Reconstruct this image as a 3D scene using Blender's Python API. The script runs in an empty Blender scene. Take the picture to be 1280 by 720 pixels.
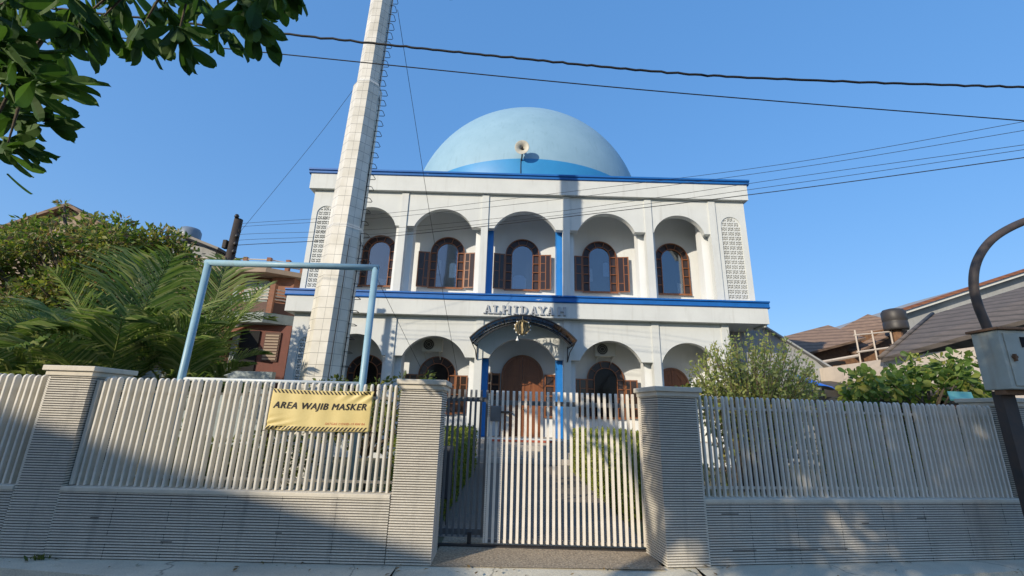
import bpy, math, random
import numpy as np
from mathutils import Vector, Matrix, Quaternion
R = math.radians
random.seed(7)
rng = np.random.default_rng(7)
scene = bpy.context.scene
col = scene.collection

# ------------------------------------------------------------------ camera
CF, CP, CR, CH = 556.0, R(15.8), R(1.6), 1.6
cam_d = bpy.data.cameras.new("camera")
cam = bpy.data.objects.new("camera", cam_d)
col.objects.link(cam)
cam_d.sensor_width = 36.0
cam_d.lens = 36.0 * CF / 1280.0
cam_d.clip_start, cam_d.clip_end = 0.05, 3000
fw = Vector((0, math.cos(CP), math.sin(CP)))
up0 = Vector((0, -math.sin(CP), math.cos(CP)))
rt0 = Vector((1, 0, 0))
rt = rt0 * math.cos(CR) - (up0 * math.sin(CR)) * -1 * 1
# the photograph's horizon falls to the right: the camera is rolled anticlockwise
rt = rt0 * math.cos(CR) + up0 * math.sin(CR)
up = up0 * math.cos(CR) - rt0 * math.sin(CR)
M = Matrix((rt, up, -fw)).transposed().to_4x4()
M.translation = (0, 0, CH)
cam.matrix_world = M
scene.camera = cam

def at(x, y, Y):
    """point at depth Y that is seen in direction (x, y) of the 1280 x 720 photograph"""
    u, v = x - 640, y - 360
    d = fw * CF + rt * u - up * v
    return Vector((0, 0, CH)) + d * (Y / d.y)

# ------------------------------------------------------------------ materials
def nmat(name):
    m = bpy.data.materials.new(name)
    m.use_nodes = True
    nt = m.node_tree
    return m, nt, nt.nodes["Principled BSDF"]

def paint(name, c, c2=None, rough=0.6, scale=3.0, amount=0.5, bump=0.0, bscale=60, streak=0.0, streak_c=(.12, .11, .09), metallic=0.0, spec=0.4, stretch=(1, 1, 1), fine=0.0):
    m, nt, b = nmat(name)
    N, L = nt.nodes, nt.links
    tc = N.new("ShaderNodeTexCoord")
    mp = N.new("ShaderNodeMapping"); mp.inputs["Scale"].default_value = stretch
    L.new(tc.outputs["Object"], mp.inputs["Vector"])
    n1 = N.new("ShaderNodeTexNoise"); n1.inputs["Scale"].default_value = scale; n1.inputs["Detail"].default_value = 8; n1.inputs["Roughness"].default_value = .65
    L.new(mp.outputs[0], n1.inputs["Vector"])
    rp = N.new("ShaderNodeValToRGB"); rp.color_ramp.elements[0].position = .35; rp.color_ramp.elements[1].position = .7
    L.new(n1.outputs[0], rp.inputs[0])
    mx = N.new("ShaderNodeMix"); mx.data_type = 'RGBA'
    c2 = c2 or tuple(v * .8 for v in c)
    mx.inputs[6].default_value = (*c, 1)
    mx.inputs[7].default_value = (*[c[i] * (1 - amount) + c2[i] * amount for i in range(3)], 1)
    L.new(rp.outputs[0], mx.inputs[0])
    out = mx.outputs[2]
    if streak > 0:
        mp2 = N.new("ShaderNodeMapping"); mp2.inputs["Scale"].default_value = (3.2, 3.2, .22)
        L.new(tc.outputs["Object"], mp2.inputs["Vector"])
        n2 = N.new("ShaderNodeTexNoise"); n2.inputs["Scale"].default_value = 2.2; n2.inputs["Detail"].default_value = 6
        L.new(mp2.outputs[0], n2.inputs["Vector"])
        r2 = N.new("ShaderNodeValToRGB"); r2.color_ramp.elements[0].position = .56; r2.color_ramp.elements[1].position = .85
        r2.color_ramp.elements[1].color = (streak, streak, streak, 1)
        L.new(n2.outputs[0], r2.inputs[0])
        m2 = N.new("ShaderNodeMix"); m2.data_type = 'RGBA'
        L.new(r2.outputs[0], m2.inputs[0]); L.new(out, m2.inputs[6]); m2.inputs[7].default_value = (*streak_c, 1)
        out = m2.outputs[2]
    if fine > 0:
        n4 = N.new("ShaderNodeTexNoise"); n4.inputs["Scale"].default_value = 90; n4.inputs["Detail"].default_value = 4
        L.new(tc.outputs["Object"], n4.inputs["Vector"])
        r4 = N.new("ShaderNodeValToRGB"); r4.color_ramp.elements[0].position = .3; r4.color_ramp.elements[1].position = .7
        r4.color_ramp.elements[0].color = (1 - fine, 1 - fine, 1 - fine, 1)
        L.new(n4.outputs[0], r4.inputs[0])
        m4 = N.new("ShaderNodeMix"); m4.data_type = 'RGBA'; m4.blend_type = 'MULTIPLY'; m4.inputs[0].default_value = 1
        L.new(out, m4.inputs[6]); L.new(r4.outputs[0], m4.inputs[7])
        out = m4.outputs[2]
    L.new(out, b.inputs["Base Color"])
    b.inputs["Roughness"].default_value = rough
    b.inputs["Metallic"].default_value = metallic
    b.inputs["Specular IOR Level"].default_value = spec
    if bump > 0:
        n3 = N.new("ShaderNodeTexNoise"); n3.inputs["Scale"].default_value = bscale; n3.inputs["Detail"].default_value = 6
        L.new(tc.outputs["Object"], n3.inputs["Vector"])
        bp = N.new("ShaderNodeBump"); bp.inputs["Strength"].default_value = bump; bp.inputs["Distance"].default_value = .02
        L.new(n3.outputs[0], bp.inputs["Height"]); L.new(bp.outputs[0], b.inputs["Normal"])
    return m

def foliage_mat(name, cols, trans=.35, rough=.5):
    m, nt, b = nmat(name)
    N, L = nt.nodes, nt.links
    g = N.new("ShaderNodeNewGeometry")
    rp = N.new("ShaderNodeValToRGB")
    els = rp.color_ramp.elements
    while len(els) < len(cols): els.new(.5)
    for i, c in enumerate(cols):
        els[i].position = i / (len(cols) - 1); els[i].color = (*c, 1)
    L.new(g.outputs["Random Per Island"], rp.inputs[0])
    L.new(rp.outputs[0], b.inputs["Base Color"])
    b.inputs["Roughness"].default_value = rough
    b.inputs["Specular IOR Level"].default_value = .35
    t = N.new("ShaderNodeBsdfTranslucent")
    h = N.new("ShaderNodeHueSaturation"); h.inputs["Value"].default_value = 1.6; h.inputs["Saturation"].default_value = 1.1
    L.new(rp.outputs[0], h.inputs["Color"]); L.new(h.outputs[0], t.inputs[0])
    ms = N.new("ShaderNodeMixShader"); ms.inputs[0].default_value = trans
    L.new(b.outputs[0], ms.inputs[1]); L.new(t.outputs[0], ms.inputs[2])
    L.new(ms.outputs[0], N["Material Output"].inputs[0])
    return m

def tile_mat(name, c, grout, bw, bh, offset=.0, mortar=.012, c2=None, rough=.4, uv=True, rot=None, bump=0, scale=1.0):
    m, nt, b = nmat(name)
    N, L = nt.nodes, nt.links
    tc = N.new("ShaderNodeTexCoord")
    src = tc.outputs["UV" if uv else "Object"]
    mp = N.new("ShaderNodeMapping")
    if rot: mp.inputs["Rotation"].default_value = rot
    L.new(src, mp.inputs[0])
    br = N.new("ShaderNodeTexBrick")
    br.offset = offset; br.inputs["Scale"].default_value = scale
    br.inputs["Brick Width"].default_value = bw; br.inputs["Row Height"].default_value = bh
    br.inputs["Mortar Size"].default_value = mortar
    br.inputs["Color1"].default_value = (*c, 1); br.inputs["Color2"].default_value = (*(c2 or tuple(v * .86 for v in c)), 1)
    br.inputs["Mortar"].default_value = (*grout, 1)
    L.new(mp.outputs[0], br.inputs["Vector"])
    n1 = N.new("ShaderNodeTexNoise"); n1.inputs["Scale"].default_value = 2.5; n1.inputs["Detail"].default_value = 7
    L.new(tc.outputs["Object"], n1.inputs["Vector"])
    rp = N.new("ShaderNodeValToRGB"); rp.color_ramp.elements[0].color = (.68, .66, .6, 1); rp.color_ramp.elements[0].position = .3; rp.color_ramp.elements[1].position = .62
    L.new(n1.outputs[0], rp.inputs[0])
    mx = N.new("ShaderNodeMix"); mx.data_type = 'RGBA'; mx.blend_type = 'MULTIPLY'; mx.inputs[0].default_value = .7
    L.new(br.outputs[0], mx.inputs[6]); L.new(rp.outputs[0], mx.inputs[7])
    L.new(mx.outputs[2], b.inputs["Base Color"])
    b.inputs["Roughness"].default_value = rough
    if bump:
        bp = N.new("ShaderNodeBump"); bp.inputs["Strength"].default_value = bump; bp.invert = True
        L.new(br.outputs[1], bp.inputs["Height"]); L.new(bp.outputs[0], b.inputs["Normal"])
    return m

MT = {}
MT['white'] = paint("white_paint", (.63, .645, .62), (.54, .555, .535), .75, 1.1, .7, .14, 40, .5, (.40, .39, .35), fine=.06)
MT['white2'] = paint("lightened_gallery_white", (.72, .74, .74), (.63, .65, .65), .8, .9, .6, .1, 40, .15, (.4, .38, .34))  # lighter copy of the wall white, fills the shade of the gallery
MT['letter'] = paint("letter_paint", (.38, .40, .42), (.28, .29, .31), .5, 3, .6)
MT['dome'] = paint("dome_paint", (.27, .42, .515), (.22, .36, .45), .55, .6, .9, .14, 7, .55, (.17, .28, .34))
MT['domeband'] = paint("dome_band_paint", (.035, .25, .52), (.03, .21, .46), .45, 1.2, .8, .05, 10)
def chipped(name, c, chip, thr):
    m = paint(name, c, tuple(v * .75 for v in c), .5, 2.5, .7, .08, 30)
    nt = m.node_tree; N, L = nt.nodes, nt.links; b = N["Principled BSDF"]
    src = b.inputs["Base Color"].links[0].from_socket
    tc = N.new("ShaderNodeTexCoord"); mp = N.new("ShaderNodeMapping"); mp.inputs["Scale"].default_value = (.55, .6, 2.5)
    L.new(tc.outputs["Object"], mp.inputs[0])
    n = N.new("ShaderNodeTexNoise"); n.inputs["Scale"].default_value = 3.1; n.inputs["Detail"].default_value = 9; n.inputs["Roughness"].default_value = .7
    L.new(mp.outputs[0], n.inputs["Vector"])
    rp = N.new("ShaderNodeValToRGB"); rp.color_ramp.elements[0].position = thr; rp.color_ramp.elements[1].position = thr + .02
    L.new(n.outputs[0], rp.inputs[0])
    mx = N.new("ShaderNodeMix"); mx.data_type = 'RGBA'
    L.new(rp.outputs[0], mx.inputs[0]); L.new(src, mx.inputs[6]); mx.inputs[7].default_value = (*chip, 1)
    L.new(mx.outputs[2], b.inputs["Base Color"])
    return m
MT['blue'] = chipped("blue_cornice_paint", (.010, .125, .42), (.5, .55, .6), .665)
MT['bluecol'] = paint("blue_column_paint", (.02, .20, .58), (.015, .16, .48), .4, 2, .6)
MT['wood'] = paint("varnished_wood", (.27, .105, .04), (.15, .055, .024), .35, 6, .9, .1, 50, stretch=(1, 1, .15))
MT['door'] = paint("door_wood", (.25, .09, .035), (.14, .048, .02), .4, 5, .9, .15, 40, stretch=(3, 1, .2))
def glass(name, c, ior=2.0, rough=.06):
    m, nt, b = nmat(name)
    b.inputs["Base Color"].default_value = (*c, 1); b.inputs["Roughness"].default_value = rough
    b.inputs["IOR"].default_value = ior; b.inputs["Specular IOR Level"].default_value = .5
    N, L = nt.nodes, nt.links
    tc = N.new("ShaderNodeTexCoord"); n = N.new("ShaderNodeTexNoise"); n.inputs["Scale"].default_value = 1.2
    L.new(tc.outputs["Object"], n.inputs["Vector"])
    bp = N.new("ShaderNodeBump"); bp.inputs["Strength"].default_value = .06; bp.inputs["Distance"].default_value = .1
    L.new(n.outputs[0], bp.inputs["Height"]); L.new(bp.outputs[0], b.inputs["Normal"])
    return m
def clear_pane(name):
    m, nt, b = nmat(name); N, L = nt.nodes, nt.links
    t = N.new("ShaderNodeBsdfTransparent"); t.inputs[0].default_value = (.62, .66, .70, 1)
    g = N.new("ShaderNodeBsdfGlossy"); g.inputs[0].default_value = (.8, .85, .9, 1); g.inputs["Roughness"].default_value = .05
    ms = N.new("ShaderNodeMixShader"); ms.inputs[0].default_value = .17
    L.new(t.outputs[0], ms.inputs[1]); L.new(g.outputs[0], ms.inputs[2]); L.new(ms.outputs[0], N["Material Output"].inputs[0])
    return m
MT['glass'] = clear_pane("clear_window_pane")
MT['paneback'] = paint("painted_room_dark", (.075, .085, .095), (.05, .056, .062), .9, 1.5, .9)  # dark colour painted for the unlit interior behind the panes
MT['skypatch'] = paint("painted_sky_patch", (.52, .70, .92), None, .4, 4, .2)  # blue painted as sky brightness in the panes
MT['curtain'] = paint("white_curtain", (.75, .73, .68), None, .8, 8, .5)
MT['glassdark'] = glass("stained_fanlight_glass", (.05, .038, .04), 1.28)
MT['shutterglass'] = glass('shutter_glass_dark', (.03, .018, .014), 1.5, .15)
MT['void'] = glass('unlit_window_glass', (.012, .011, .012), 1.25)
MT['dark'] = paint("dark_interior", (.012, .012, .013), None, .9)
MT['iron'] = paint("black_iron", (.03, .032, .035), (.06, .045, .035), .5, 9, .7, metallic=.3)
MT['rust'] = paint("rusty_iron", (.22, .12, .06), (.10, .05, .03), .7, 6, .9)
def sheet_mat(name, c):
    m, nt, b = nmat(name); N, L = nt.nodes, nt.links
    b.inputs["Base Color"].default_value = (*[v * .6 for v in c], 1); b.inputs["Roughness"].default_value = .35
    t = N.new("ShaderNodeBsdfTranslucent"); t.inputs[0].default_value = (*c, 1)
    ms = N.new("ShaderNodeMixShader"); ms.inputs[0].default_value = .55
    L.new(b.outputs[0], ms.inputs[1]); L.new(t.outputs[0], ms.inputs[2]); L.new(ms.outputs[0], N["Material Output"].inputs[0])
    return m
MT['canopy'] = sheet_mat("smoked_blue_canopy_sheet", (.17, .27, .38))
MT['gold'] = paint("gilt_metal", (.34, .27, .14), (.16, .12, .06), .45, 10, .8, metallic=.5)
MT['bulb'] = paint("white_bulb", (.8, .8, .76), None, .3, 8, .2)
MT['horn'] = paint("cream_horn_paint", (.52, .50, .42), (.36, .33, .27), .5, 6, .7)
MT['tile'] = tile_mat("minaret_tile", (.72, .69, .61), (.22, .21, .19), .5, .25, 0, .005, (.67, .635, .55), .35)
MT['rib'] = paint("ribbed_wall_stone", (.71, .655, .555), (.56, .52, .445), .75, 2.3, .8, .12, 60, .5, (.17, .17, .165), fine=.25)
MT['groove'] = paint('groove_shade_and_chip', (.085, .08, .07), (.06, .06, .06), .95, 5, .8)  # dark colour deepens the shade in the rib grooves; also on chipped ribs
MT['cap'] = paint("post_cap_stone", (.67, .605, .49), (.52, .475, .39), .75, 3, .8, .15, 50, .4, (.2, .2, .19))
MT['picket'] = paint("fence_picket_paint", (.69, .65, .565), (.55, .52, .455), .5, 4, .8, .05, 60, .35, (.24, .23, .21))
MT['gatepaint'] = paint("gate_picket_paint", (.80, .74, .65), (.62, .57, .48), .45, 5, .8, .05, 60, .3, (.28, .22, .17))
MT['gatedark'] = paint("gate_rail_and_shade_grey", (.15, .155, .16), (.10, .10, .10), .5, 5, .8)  # grey of rails and lock; on the rear leaf it paints the post's shade
MT['bluepipe'] = paint("pale_blue_pipe_paint", (.28, .45, .54), (.22, .36, .44), .4, 5, .8, .05, 60, .4, (.3, .28, .24))
MT['palepipe'] = paint("whitish_pipe_paint", (.62, .66, .66), (.5, .53, .52), .4, 5, .8)
MT['banner'] = paint("yellow_banner_cloth", (.67, .54, .23), (.59, .46, .18), .55, 4, .7, .05, 20)
MT['ink'] = paint("black_ink", (.02, .015, .015), None, .6, 9, .3)
MT['redink'] = paint("red_ink", (.55, .10, .04), None, .6, 9, .3)
MT['concrete'] = paint("pavement_concrete", (.74, .68, .53), (.56, .51, .40), .9, 1.6, .9, .3, 30, fine=.3)
MT['asphalt'] = paint("road_asphalt", (.055, .05, .05), (.085, .07, .065), .9, 2.5, .9, .5, 90, fine=.5)
MT['pebble'] = paint("pebble_wash", (.66, .53, .37), (.20, .16, .115), .9, 38, 1.0, .6, 70, fine=.5)
MT['path'] = paint("path_paving", (.26, .225, .185), (.17, .15, .125), .9, 30, .9, .4, 60, fine=.35)
MT['yard'] = paint("yard_soil_grass", (.10, .115, .04), (.24, .20, .13), .95, .8, .95, .5, 25, fine=.5)
MT['earth'] = paint("ground_earth", (.17, .15, .11), (.11, .12, .06), .95, .3, .9, .2, 6)
MT['redtile'] = paint("red_step_tile", (.40, .09, .05), None, .5, 8, .5)
MT['step'] = paint("step_terrazzo", (.42, .38, .33), (.33, .30, .26), .5, 20, .8)
MT['ac'] = paint("white_plastic", (.62, .62, .57), (.5, .5, .45), .4, 4, .6)
MT['fan'] = paint("dark_fan_grille", (.05, .05, .05), None, .5, 8, .4)
MT['brick'] = tile_mat("terracotta_brick", (.29, .115, .06), (.20, .12, .085), .22, .075, .5, .008, (.24, .095, .05), .8, False, (R(90), 0, 0))
MT['darkred'] = paint("dark_red_wall", (.16, .058, .042), (.11, .045, .033), .8, 2, .8, .1, 30, .3)
MT['palegreen'] = paint("pale_grey_cornice", (.36, .41, .41), (.24, .27, .26), .8, 2, .8, .1, 30, .5)
MT['brown'] = paint("dark_brown_panel", (.10, .05, .035), (.07, .035, .025), .7, 3, .7)
MT['beige'] = paint("beige_plaster", (.34, .26, .19), (.26, .20, .15), .85, 1, .8, .1, 20, .3)
MT['grey'] = paint("grey_cement_render", (.33, .335, .33), (.25, .255, .25), .9, .9, .8, .15, 20, .35)
MT['cream'] = paint("cream_plaster", (.58, .50, .42), (.46, .40, .34), .85, 1.2, .8, .1, 20, .3)
def roof_mat(name, c, c2, freq, axis):
    m = paint(name, c, c2, .85, 3, .9)
    nt = m.node_tree; N, L = nt.nodes, nt.links; b = N["Principled BSDF"]
    tc = N.new("ShaderNodeTexCoord"); w = N.new("ShaderNodeTexWave"); w.inputs["Scale"].default_value = freq; w.bands_direction = axis
    w.inputs["Distortion"].default_value = .4; w.wave_profile = 'SAW'
    L.new(tc.outputs["Object"], w.inputs["Vector"])
    src = b.inputs["Base Color"].links[0].from_socket
    rp = N.new("ShaderNodeValToRGB"); rp.color_ramp.elements[0].color = (.45, .45, .45, 1); rp.color_ramp.elements[0].position = .05; rp.color_ramp.elements[1].position = .4
    L.new(w.outputs[0], rp.inputs[0])
    mx = N.new("ShaderNodeMix"); mx.data_type = 'RGBA'; mx.blend_type = 'MULTIPLY'; mx.inputs[0].default_value = .9
    L.new(src, mx.inputs[6]); L.new(rp.outputs[0], mx.inputs[7]); L.new(mx.outputs[2], b.inputs["Base Color"])
    bp = N.new("ShaderNodeBump"); bp.inputs["Strength"].default_value = .6; bp.inputs["Distance"].default_value = .05
    L.new(w.outputs[0], bp.inputs["Height"]); L.new(bp.outputs[0], b.inputs["Normal"])
    return m
MT['rooftile'] = roof_mat("brown_roof_tile", (.16, .13, .11), (.10, .085, .07), 1.1, 'Z')
MT['redroof'] = roof_mat("orange_roof_tile", (.30, .12, .06), (.2, .08, .05), 1.5, 'Z')
MT['oldroof'] = roof_mat("old_brown_roof", (.27, .18, .125), (.18, .12, .09), 1.2, 'Z')
MT['tank'] = paint("dark_tank_plastic", (.035, .033, .032), (.06, .05, .045), .5, 3, .6)
MT['steeltank'] = paint("grey_tank_plastic", (.16, .20, .25), None, .4, 3, .4)
MT['tarp'] = paint("blue_tarpaulin", (.03, .16, .62), (.025, .11, .48), .4, 3, .7, .2, 5)
MT['awning'] = paint("green_awning_sheet", (.22, .55, .47), (.15, .4, .34), .5, 4, .8)
MT['meter'] = paint("aged_metal_box_paint", (.42, .45, .40), (.36, .36, .29), .5, 3, .8, .1, 30, .6, (.25, .15, .08))
MT['pole'] = paint("dark_steel_pole", (.045, .042, .042), (.10, .065, .045), .6, 4, .8)
MT['wire'] = paint("black_cable", (.015, .015, .016), None, .7, 9, .2)
MT['timber'] = paint("tarred_timber", (.035, .028, .024), (.06, .045, .035), .8, 5, .8)
MT['bark'] = paint("tree_bark", (.13, .10, .07), (.07, .055, .04), .9, 7, .9, .4, 30)
MT['signdark'] = paint("dark_grey_board", (.035, .04, .05), (.05, .055, .06), .5, 4, .7)
MT['leafbig'] = foliage_mat("large_green_leaf", [(.035, .08, .018), (.055, .115, .022), (.08, .15, .028), (.045, .095, .02)], .35, .7)
MT['leafbush'] = foliage_mat("small_yellow_green_leaf", [(.06, .11, .02), (.11, .17, .03), (.17, .22, .04), (.26, .26, .06), (.18, .11, .06), (.10, .16, .028)], .38)
MT['leafpalm'] = foliage_mat("palm_leaflet", [(.07, .125, .028), (.12, .185, .04), (.19, .25, .06), (.33, .34, .14), (.09, .15, .03)], .34, .4)
MT['leafhedge'] = foliage_mat("clipped_hedge_leaf", [(.11, .16, .025), (.19, .23, .035), (.28, .29, .055), (.15, .19, .03)], .35)
MT['leafgrey'] = foliage_mat("grey_green_leaf", [(.20, .26, .07), (.29, .34, .10), (.38, .41, .16), (.25, .29, .08), (.40, .35, .10)], .42)
MT['leafpap'] = foliage_mat("broad_green_leaf", [(.06, .11, .025), (.10, .17, .035), (.15, .22, .045), (.32, .30, .07)], .35)
MT['leafshrub'] = foliage_mat("shrub_leaf", [(.05, .08, .02), (.09, .12, .025), (.16, .17, .04), (.06, .09, .02)], .3)

def cracks(m, scale, width, dark):
    nt = m.node_tree; N, L = nt.nodes, nt.links; b = N["Principled BSDF"]
    src = b.inputs["Base Color"].links[0].from_socket
    tc = N.new("ShaderNodeTexCoord"); n = N.new("ShaderNodeTexNoise"); n.inputs["Scale"].default_value = 2.5; n.inputs["Detail"].default_value = 6
    L.new(tc.outputs["Object"], n.inputs["Vector"])
    ad = N.new("ShaderNodeMix"); ad.data_type = 'RGBA'; ad.blend_type = 'LINEAR_LIGHT'; ad.inputs[0].default_value = .25
    L.new(tc.outputs["Object"], ad.inputs[6]); L.new(n.outputs["Color"], ad.inputs[7])
    vo = N.new("ShaderNodeTexVoronoi"); vo.feature = 'DISTANCE_TO_EDGE'; vo.inputs["Scale"].default_value = scale
    L.new(ad.outputs[2], vo.inputs["Vector"])
    rp = N.new("ShaderNodeValToRGB"); rp.color_ramp.elements[0].position = width; rp.color_ramp.elements[1].position = width * 2.2
    L.new(vo.outputs["Distance"], rp.inputs[0])
    mx = N.new("ShaderNodeMix"); mx.data_type = 'RGBA'
    L.new(rp.outputs[0], mx.inputs[0]); mx.inputs[6].default_value = (*dark, 1); L.new(src, mx.inputs[7])
    L.new(mx.outputs[2], b.inputs["Base Color"])
cracks(MT['concrete'], .42, .0022, (.26, .24, .19))

# ------------------------------------------------------------------ object helpers
BASE = {}
def base_of(o):
    return BASE.get(o.name, Vector((0, 0, 0))) if o else Vector((0, 0, 0))

def tag(o, label, cat, group=None):
    o["label"] = label; o["category"] = cat
    if group: o["group"] = group
    return o

def thing(name, loc, label, cat, group=None):
    o = bpy.data.objects.new(name, None); col.objects.link(o)
    o.empty_display_size = .2
    o.location = loc
    BASE[o.name] = Vector(loc)
    return tag(o, label, cat, group)

def mkobj(name, verts, faces, mat, parent=None, smooth=False, uvs=None, origin=None):
    b = base_of(parent) if parent else Vector(origin or (0, 0, 0))
    me = bpy.data.meshes.new(name)
    v = np.asarray(verts, dtype=float).reshape(-1, 3) - np.array(b)
    me.from_pydata(v.tolist(), [], faces)
    if uvs is not None:
        ul = me.uv_layers.new(name="uv")
        ul.data.foreach_set("uv", np.asarray(uvs, dtype=float).ravel())
    if smooth:
        me.polygons.foreach_set("use_smooth", [True] * len(me.polygons))
    mats = mat if isinstance(mat, list) else [mat]
    for m in mats: me.materials.append(m)
    o = bpy.data.objects.new(name, me); col.objects.link(o)
    if parent:
        o.parent = parent
        BASE[o.name] = b
    else:
        o.location = b
        BASE[o.name] = b
    return o

class MB:
    def __init__(s): s.v, s.f = [], []
    def add(s, v, f):
        n = len(s.v); s.v += [tuple(p) for p in v]; s.f += [tuple(i + n for i in q) for q in f]; return s
    def box(s, x0, x1, y0, y1, z0, z1):
        v = [(x0, y0, z0), (x1, y0, z0), (x1, y1, z0), (x0, y1, z0), (x0, y0, z1), (x1, y0, z1), (x1, y1, z1), (x0, y1, z1)]
        return s.add(v, [(3, 2, 1, 0), (4, 5, 6, 7), (0, 1, 5, 4), (1, 2, 6, 5), (2, 3, 7, 6), (3, 0, 4, 7)])
    def obox(s, c, ux, uy, uz, hx, hy, hz):
        c, ux, uy, uz = Vector(c), Vector(ux).normalized(), Vector(uy).normalized(), Vector(uz).normalized()
        v = []
        for k in (-1, 1):
            for (a, b) in ((-1, -1), (1, -1), (1, 1), (-1, 1)):
                v.append(c + ux * (a * hx) + uy * (b * hy) + uz * (k * hz))
        return s.add(v, [(3, 2, 1, 0), (4, 5, 6, 7), (0, 1, 5, 4), (1, 2, 6, 5), (2, 3, 7, 6), (3, 0, 4, 7)])
    def tube(s, pts, r, n=8, cap=True):
        pts = [Vector(p) for p in pts]
        rr = r if isinstance(r, (list, tuple)) else [r] * len(pts)
        prev = None; rings = []
        for i, p in enumerate(pts):
            t = (pts[min(i + 1, len(pts) - 1)] - pts[max(i - 1, 0)]).normalized()
            if prev is None:
                a = Vector((0, 0, 1)) if abs(t.z) < .9 else Vector((1, 0, 0))
                u = t.cross(a).normalized()
            else:
                u = (prev - t * prev.dot(t)).normalized()
            prev = u; w = t.cross(u)
            rings.append([p + (u * math.cos(2 * math.pi * k / n) + w * math.sin(2 * math.pi * k / n)) * rr[i] for k in range(n)])
        v = [q for ring in rings for q in ring]; f = []
        for i in range(len(pts) - 1):
            for k in range(n):
                a, b = i * n + k, i * n + (k + 1) % n
                f.append((a, b, b + n, a + n))
        if cap:
            f.append(tuple(range(n - 1, -1, -1))); m = (len(pts) - 1) * n; f.append(tuple(m + k for k in range(n)))
        return s.add(v, f)
    def prism_y(s, poly, y0, y1):
        """polygon of (x, z), counter-clockwise seen from the front, extruded in y"""
        n = len(poly)
        v = [(x, y0, z) for x, z in poly] + [(x, y1, z) for x, z in poly]
        f = [tuple(range(n)), tuple(range(2 * n - 1, n - 1, -1))]
        for i in range(n):
            j = (i + 1) % n; f.append((j, i, i + n, j + n))
        return s.add(v, f)
    def prism_x(s, poly, x0, x1):
        n = len(poly)
        v = [(x0, y, z) for y, z in poly] + [(x1, y, z) for y, z in poly]
        f = [tuple(range(n)), tuple(range(2 * n - 1, n - 1, -1))]
        for i in range(n):
            j = (i + 1) % n; f.append((j, i, i + n, j + n))
        return s.add(v, f)
    def lathe(s, prof, c, axis=(0, 0, 1), n=24):
        """prof: (radius, height) along axis"""
        c = Vector(c); ax = Vector(axis).normalized()
        a = Vector((0, 0, 1)) if abs(ax.z) < .9 else Vector((1, 0, 0))
        u = ax.cross(a).normalized(); w = ax.cross(u)
        v = []; f = []
        for r, h in prof:
            for k in range(n):
                t = 2 * math.pi * k / n
                v.append(c + ax * h + (u * math.cos(t) + w * math.sin(t)) * r)
        for i in range(len(prof) - 1):
            for k in range(n):
                a_, b_ = i * n + k, i * n + (k + 1) % n
                f.append((a_, b_, b_ + n, a_ + n))
        return s.add(v, f)
    def build(s, name, mat, parent=None, smooth=False, origin=None):
        o = mkobj(name, s.v, s.f, mat, parent, smooth, None, origin)
        return o

def bevel(o, w=.01, seg=2):
    m = o.modifiers.new("bevel", 'BEVEL'); m.width = w; m.segments = seg; m.limit_method = 'ANGLE'; m.angle_limit = R(40)
    return o

def panel(name, outer, holes, y0, y1, mat, parent=None):
    """flat wall in the x-z plane with holes cut through it, from y0 to y1"""
    cd = bpy.data.curves.new("tmp", 'CURVE'); cd.dimensions = '2D'; cd.fill_mode = 'BOTH'; cd.extrude = (y1 - y0) / 2
    for poly in [outer] + holes:
        sp = cd.splines.new('POLY'); sp.points.add(len(poly) - 1)
        for p, (x, z) in zip(sp.points, poly): p.co = (x, z, 0, 1)
        sp.use_cyclic_u = True
    ob = bpy.data.objects.new("tmp", cd); col.objects.link(ob)
    bpy.context.view_layer.update()
    me = bpy.data.meshes.new_from_object(ob.evaluated_get(bpy.context.evaluated_depsgraph_get()))
    bpy.data.objects.remove(ob); bpy.data.curves.remove(cd)
    vs = [(v.co.x, (y0 + y1) / 2 - v.co.z, v.co.y) for v in me.vertices]
    fs = [tuple(p.vertices) for p in me.polygons]
    bpy.data.meshes.remove(me)
    return mkobj(name, vs, fs, mat, parent)

def text_mesh(body, size, extrude, offset=0.0, shear=0.0, spacing=1.0):
    cd = bpy.data.curves.new("tmp", 'FONT'); cd.body = body; cd.size = size; cd.extrude = extrude; cd.offset = offset; cd.shear = shear; cd.space_character = spacing
    cd.align_x = 'CENTER'; cd.align_y = 'CENTER'; cd.resolution_u = 3
    ob = bpy.data.objects.new("tmp", cd); col.objects.link(ob)
    bpy.context.view_layer.update()
    me = bpy.data.meshes.new_from_object(ob.evaluated_get(bpy.context.evaluated_depsgraph_get()))
    bpy.data.objects.remove(ob); bpy.data.curves.remove(cd)
    vs = [(v.co.x, v.co.y, v.co.z) for v in me.vertices]; fs = [tuple(p.vertices) for p in me.polygons]
    bpy.data.meshes.remove(me)
    return vs, fs

def structure(o):
    o["kind"] = "structure"; return o

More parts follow.
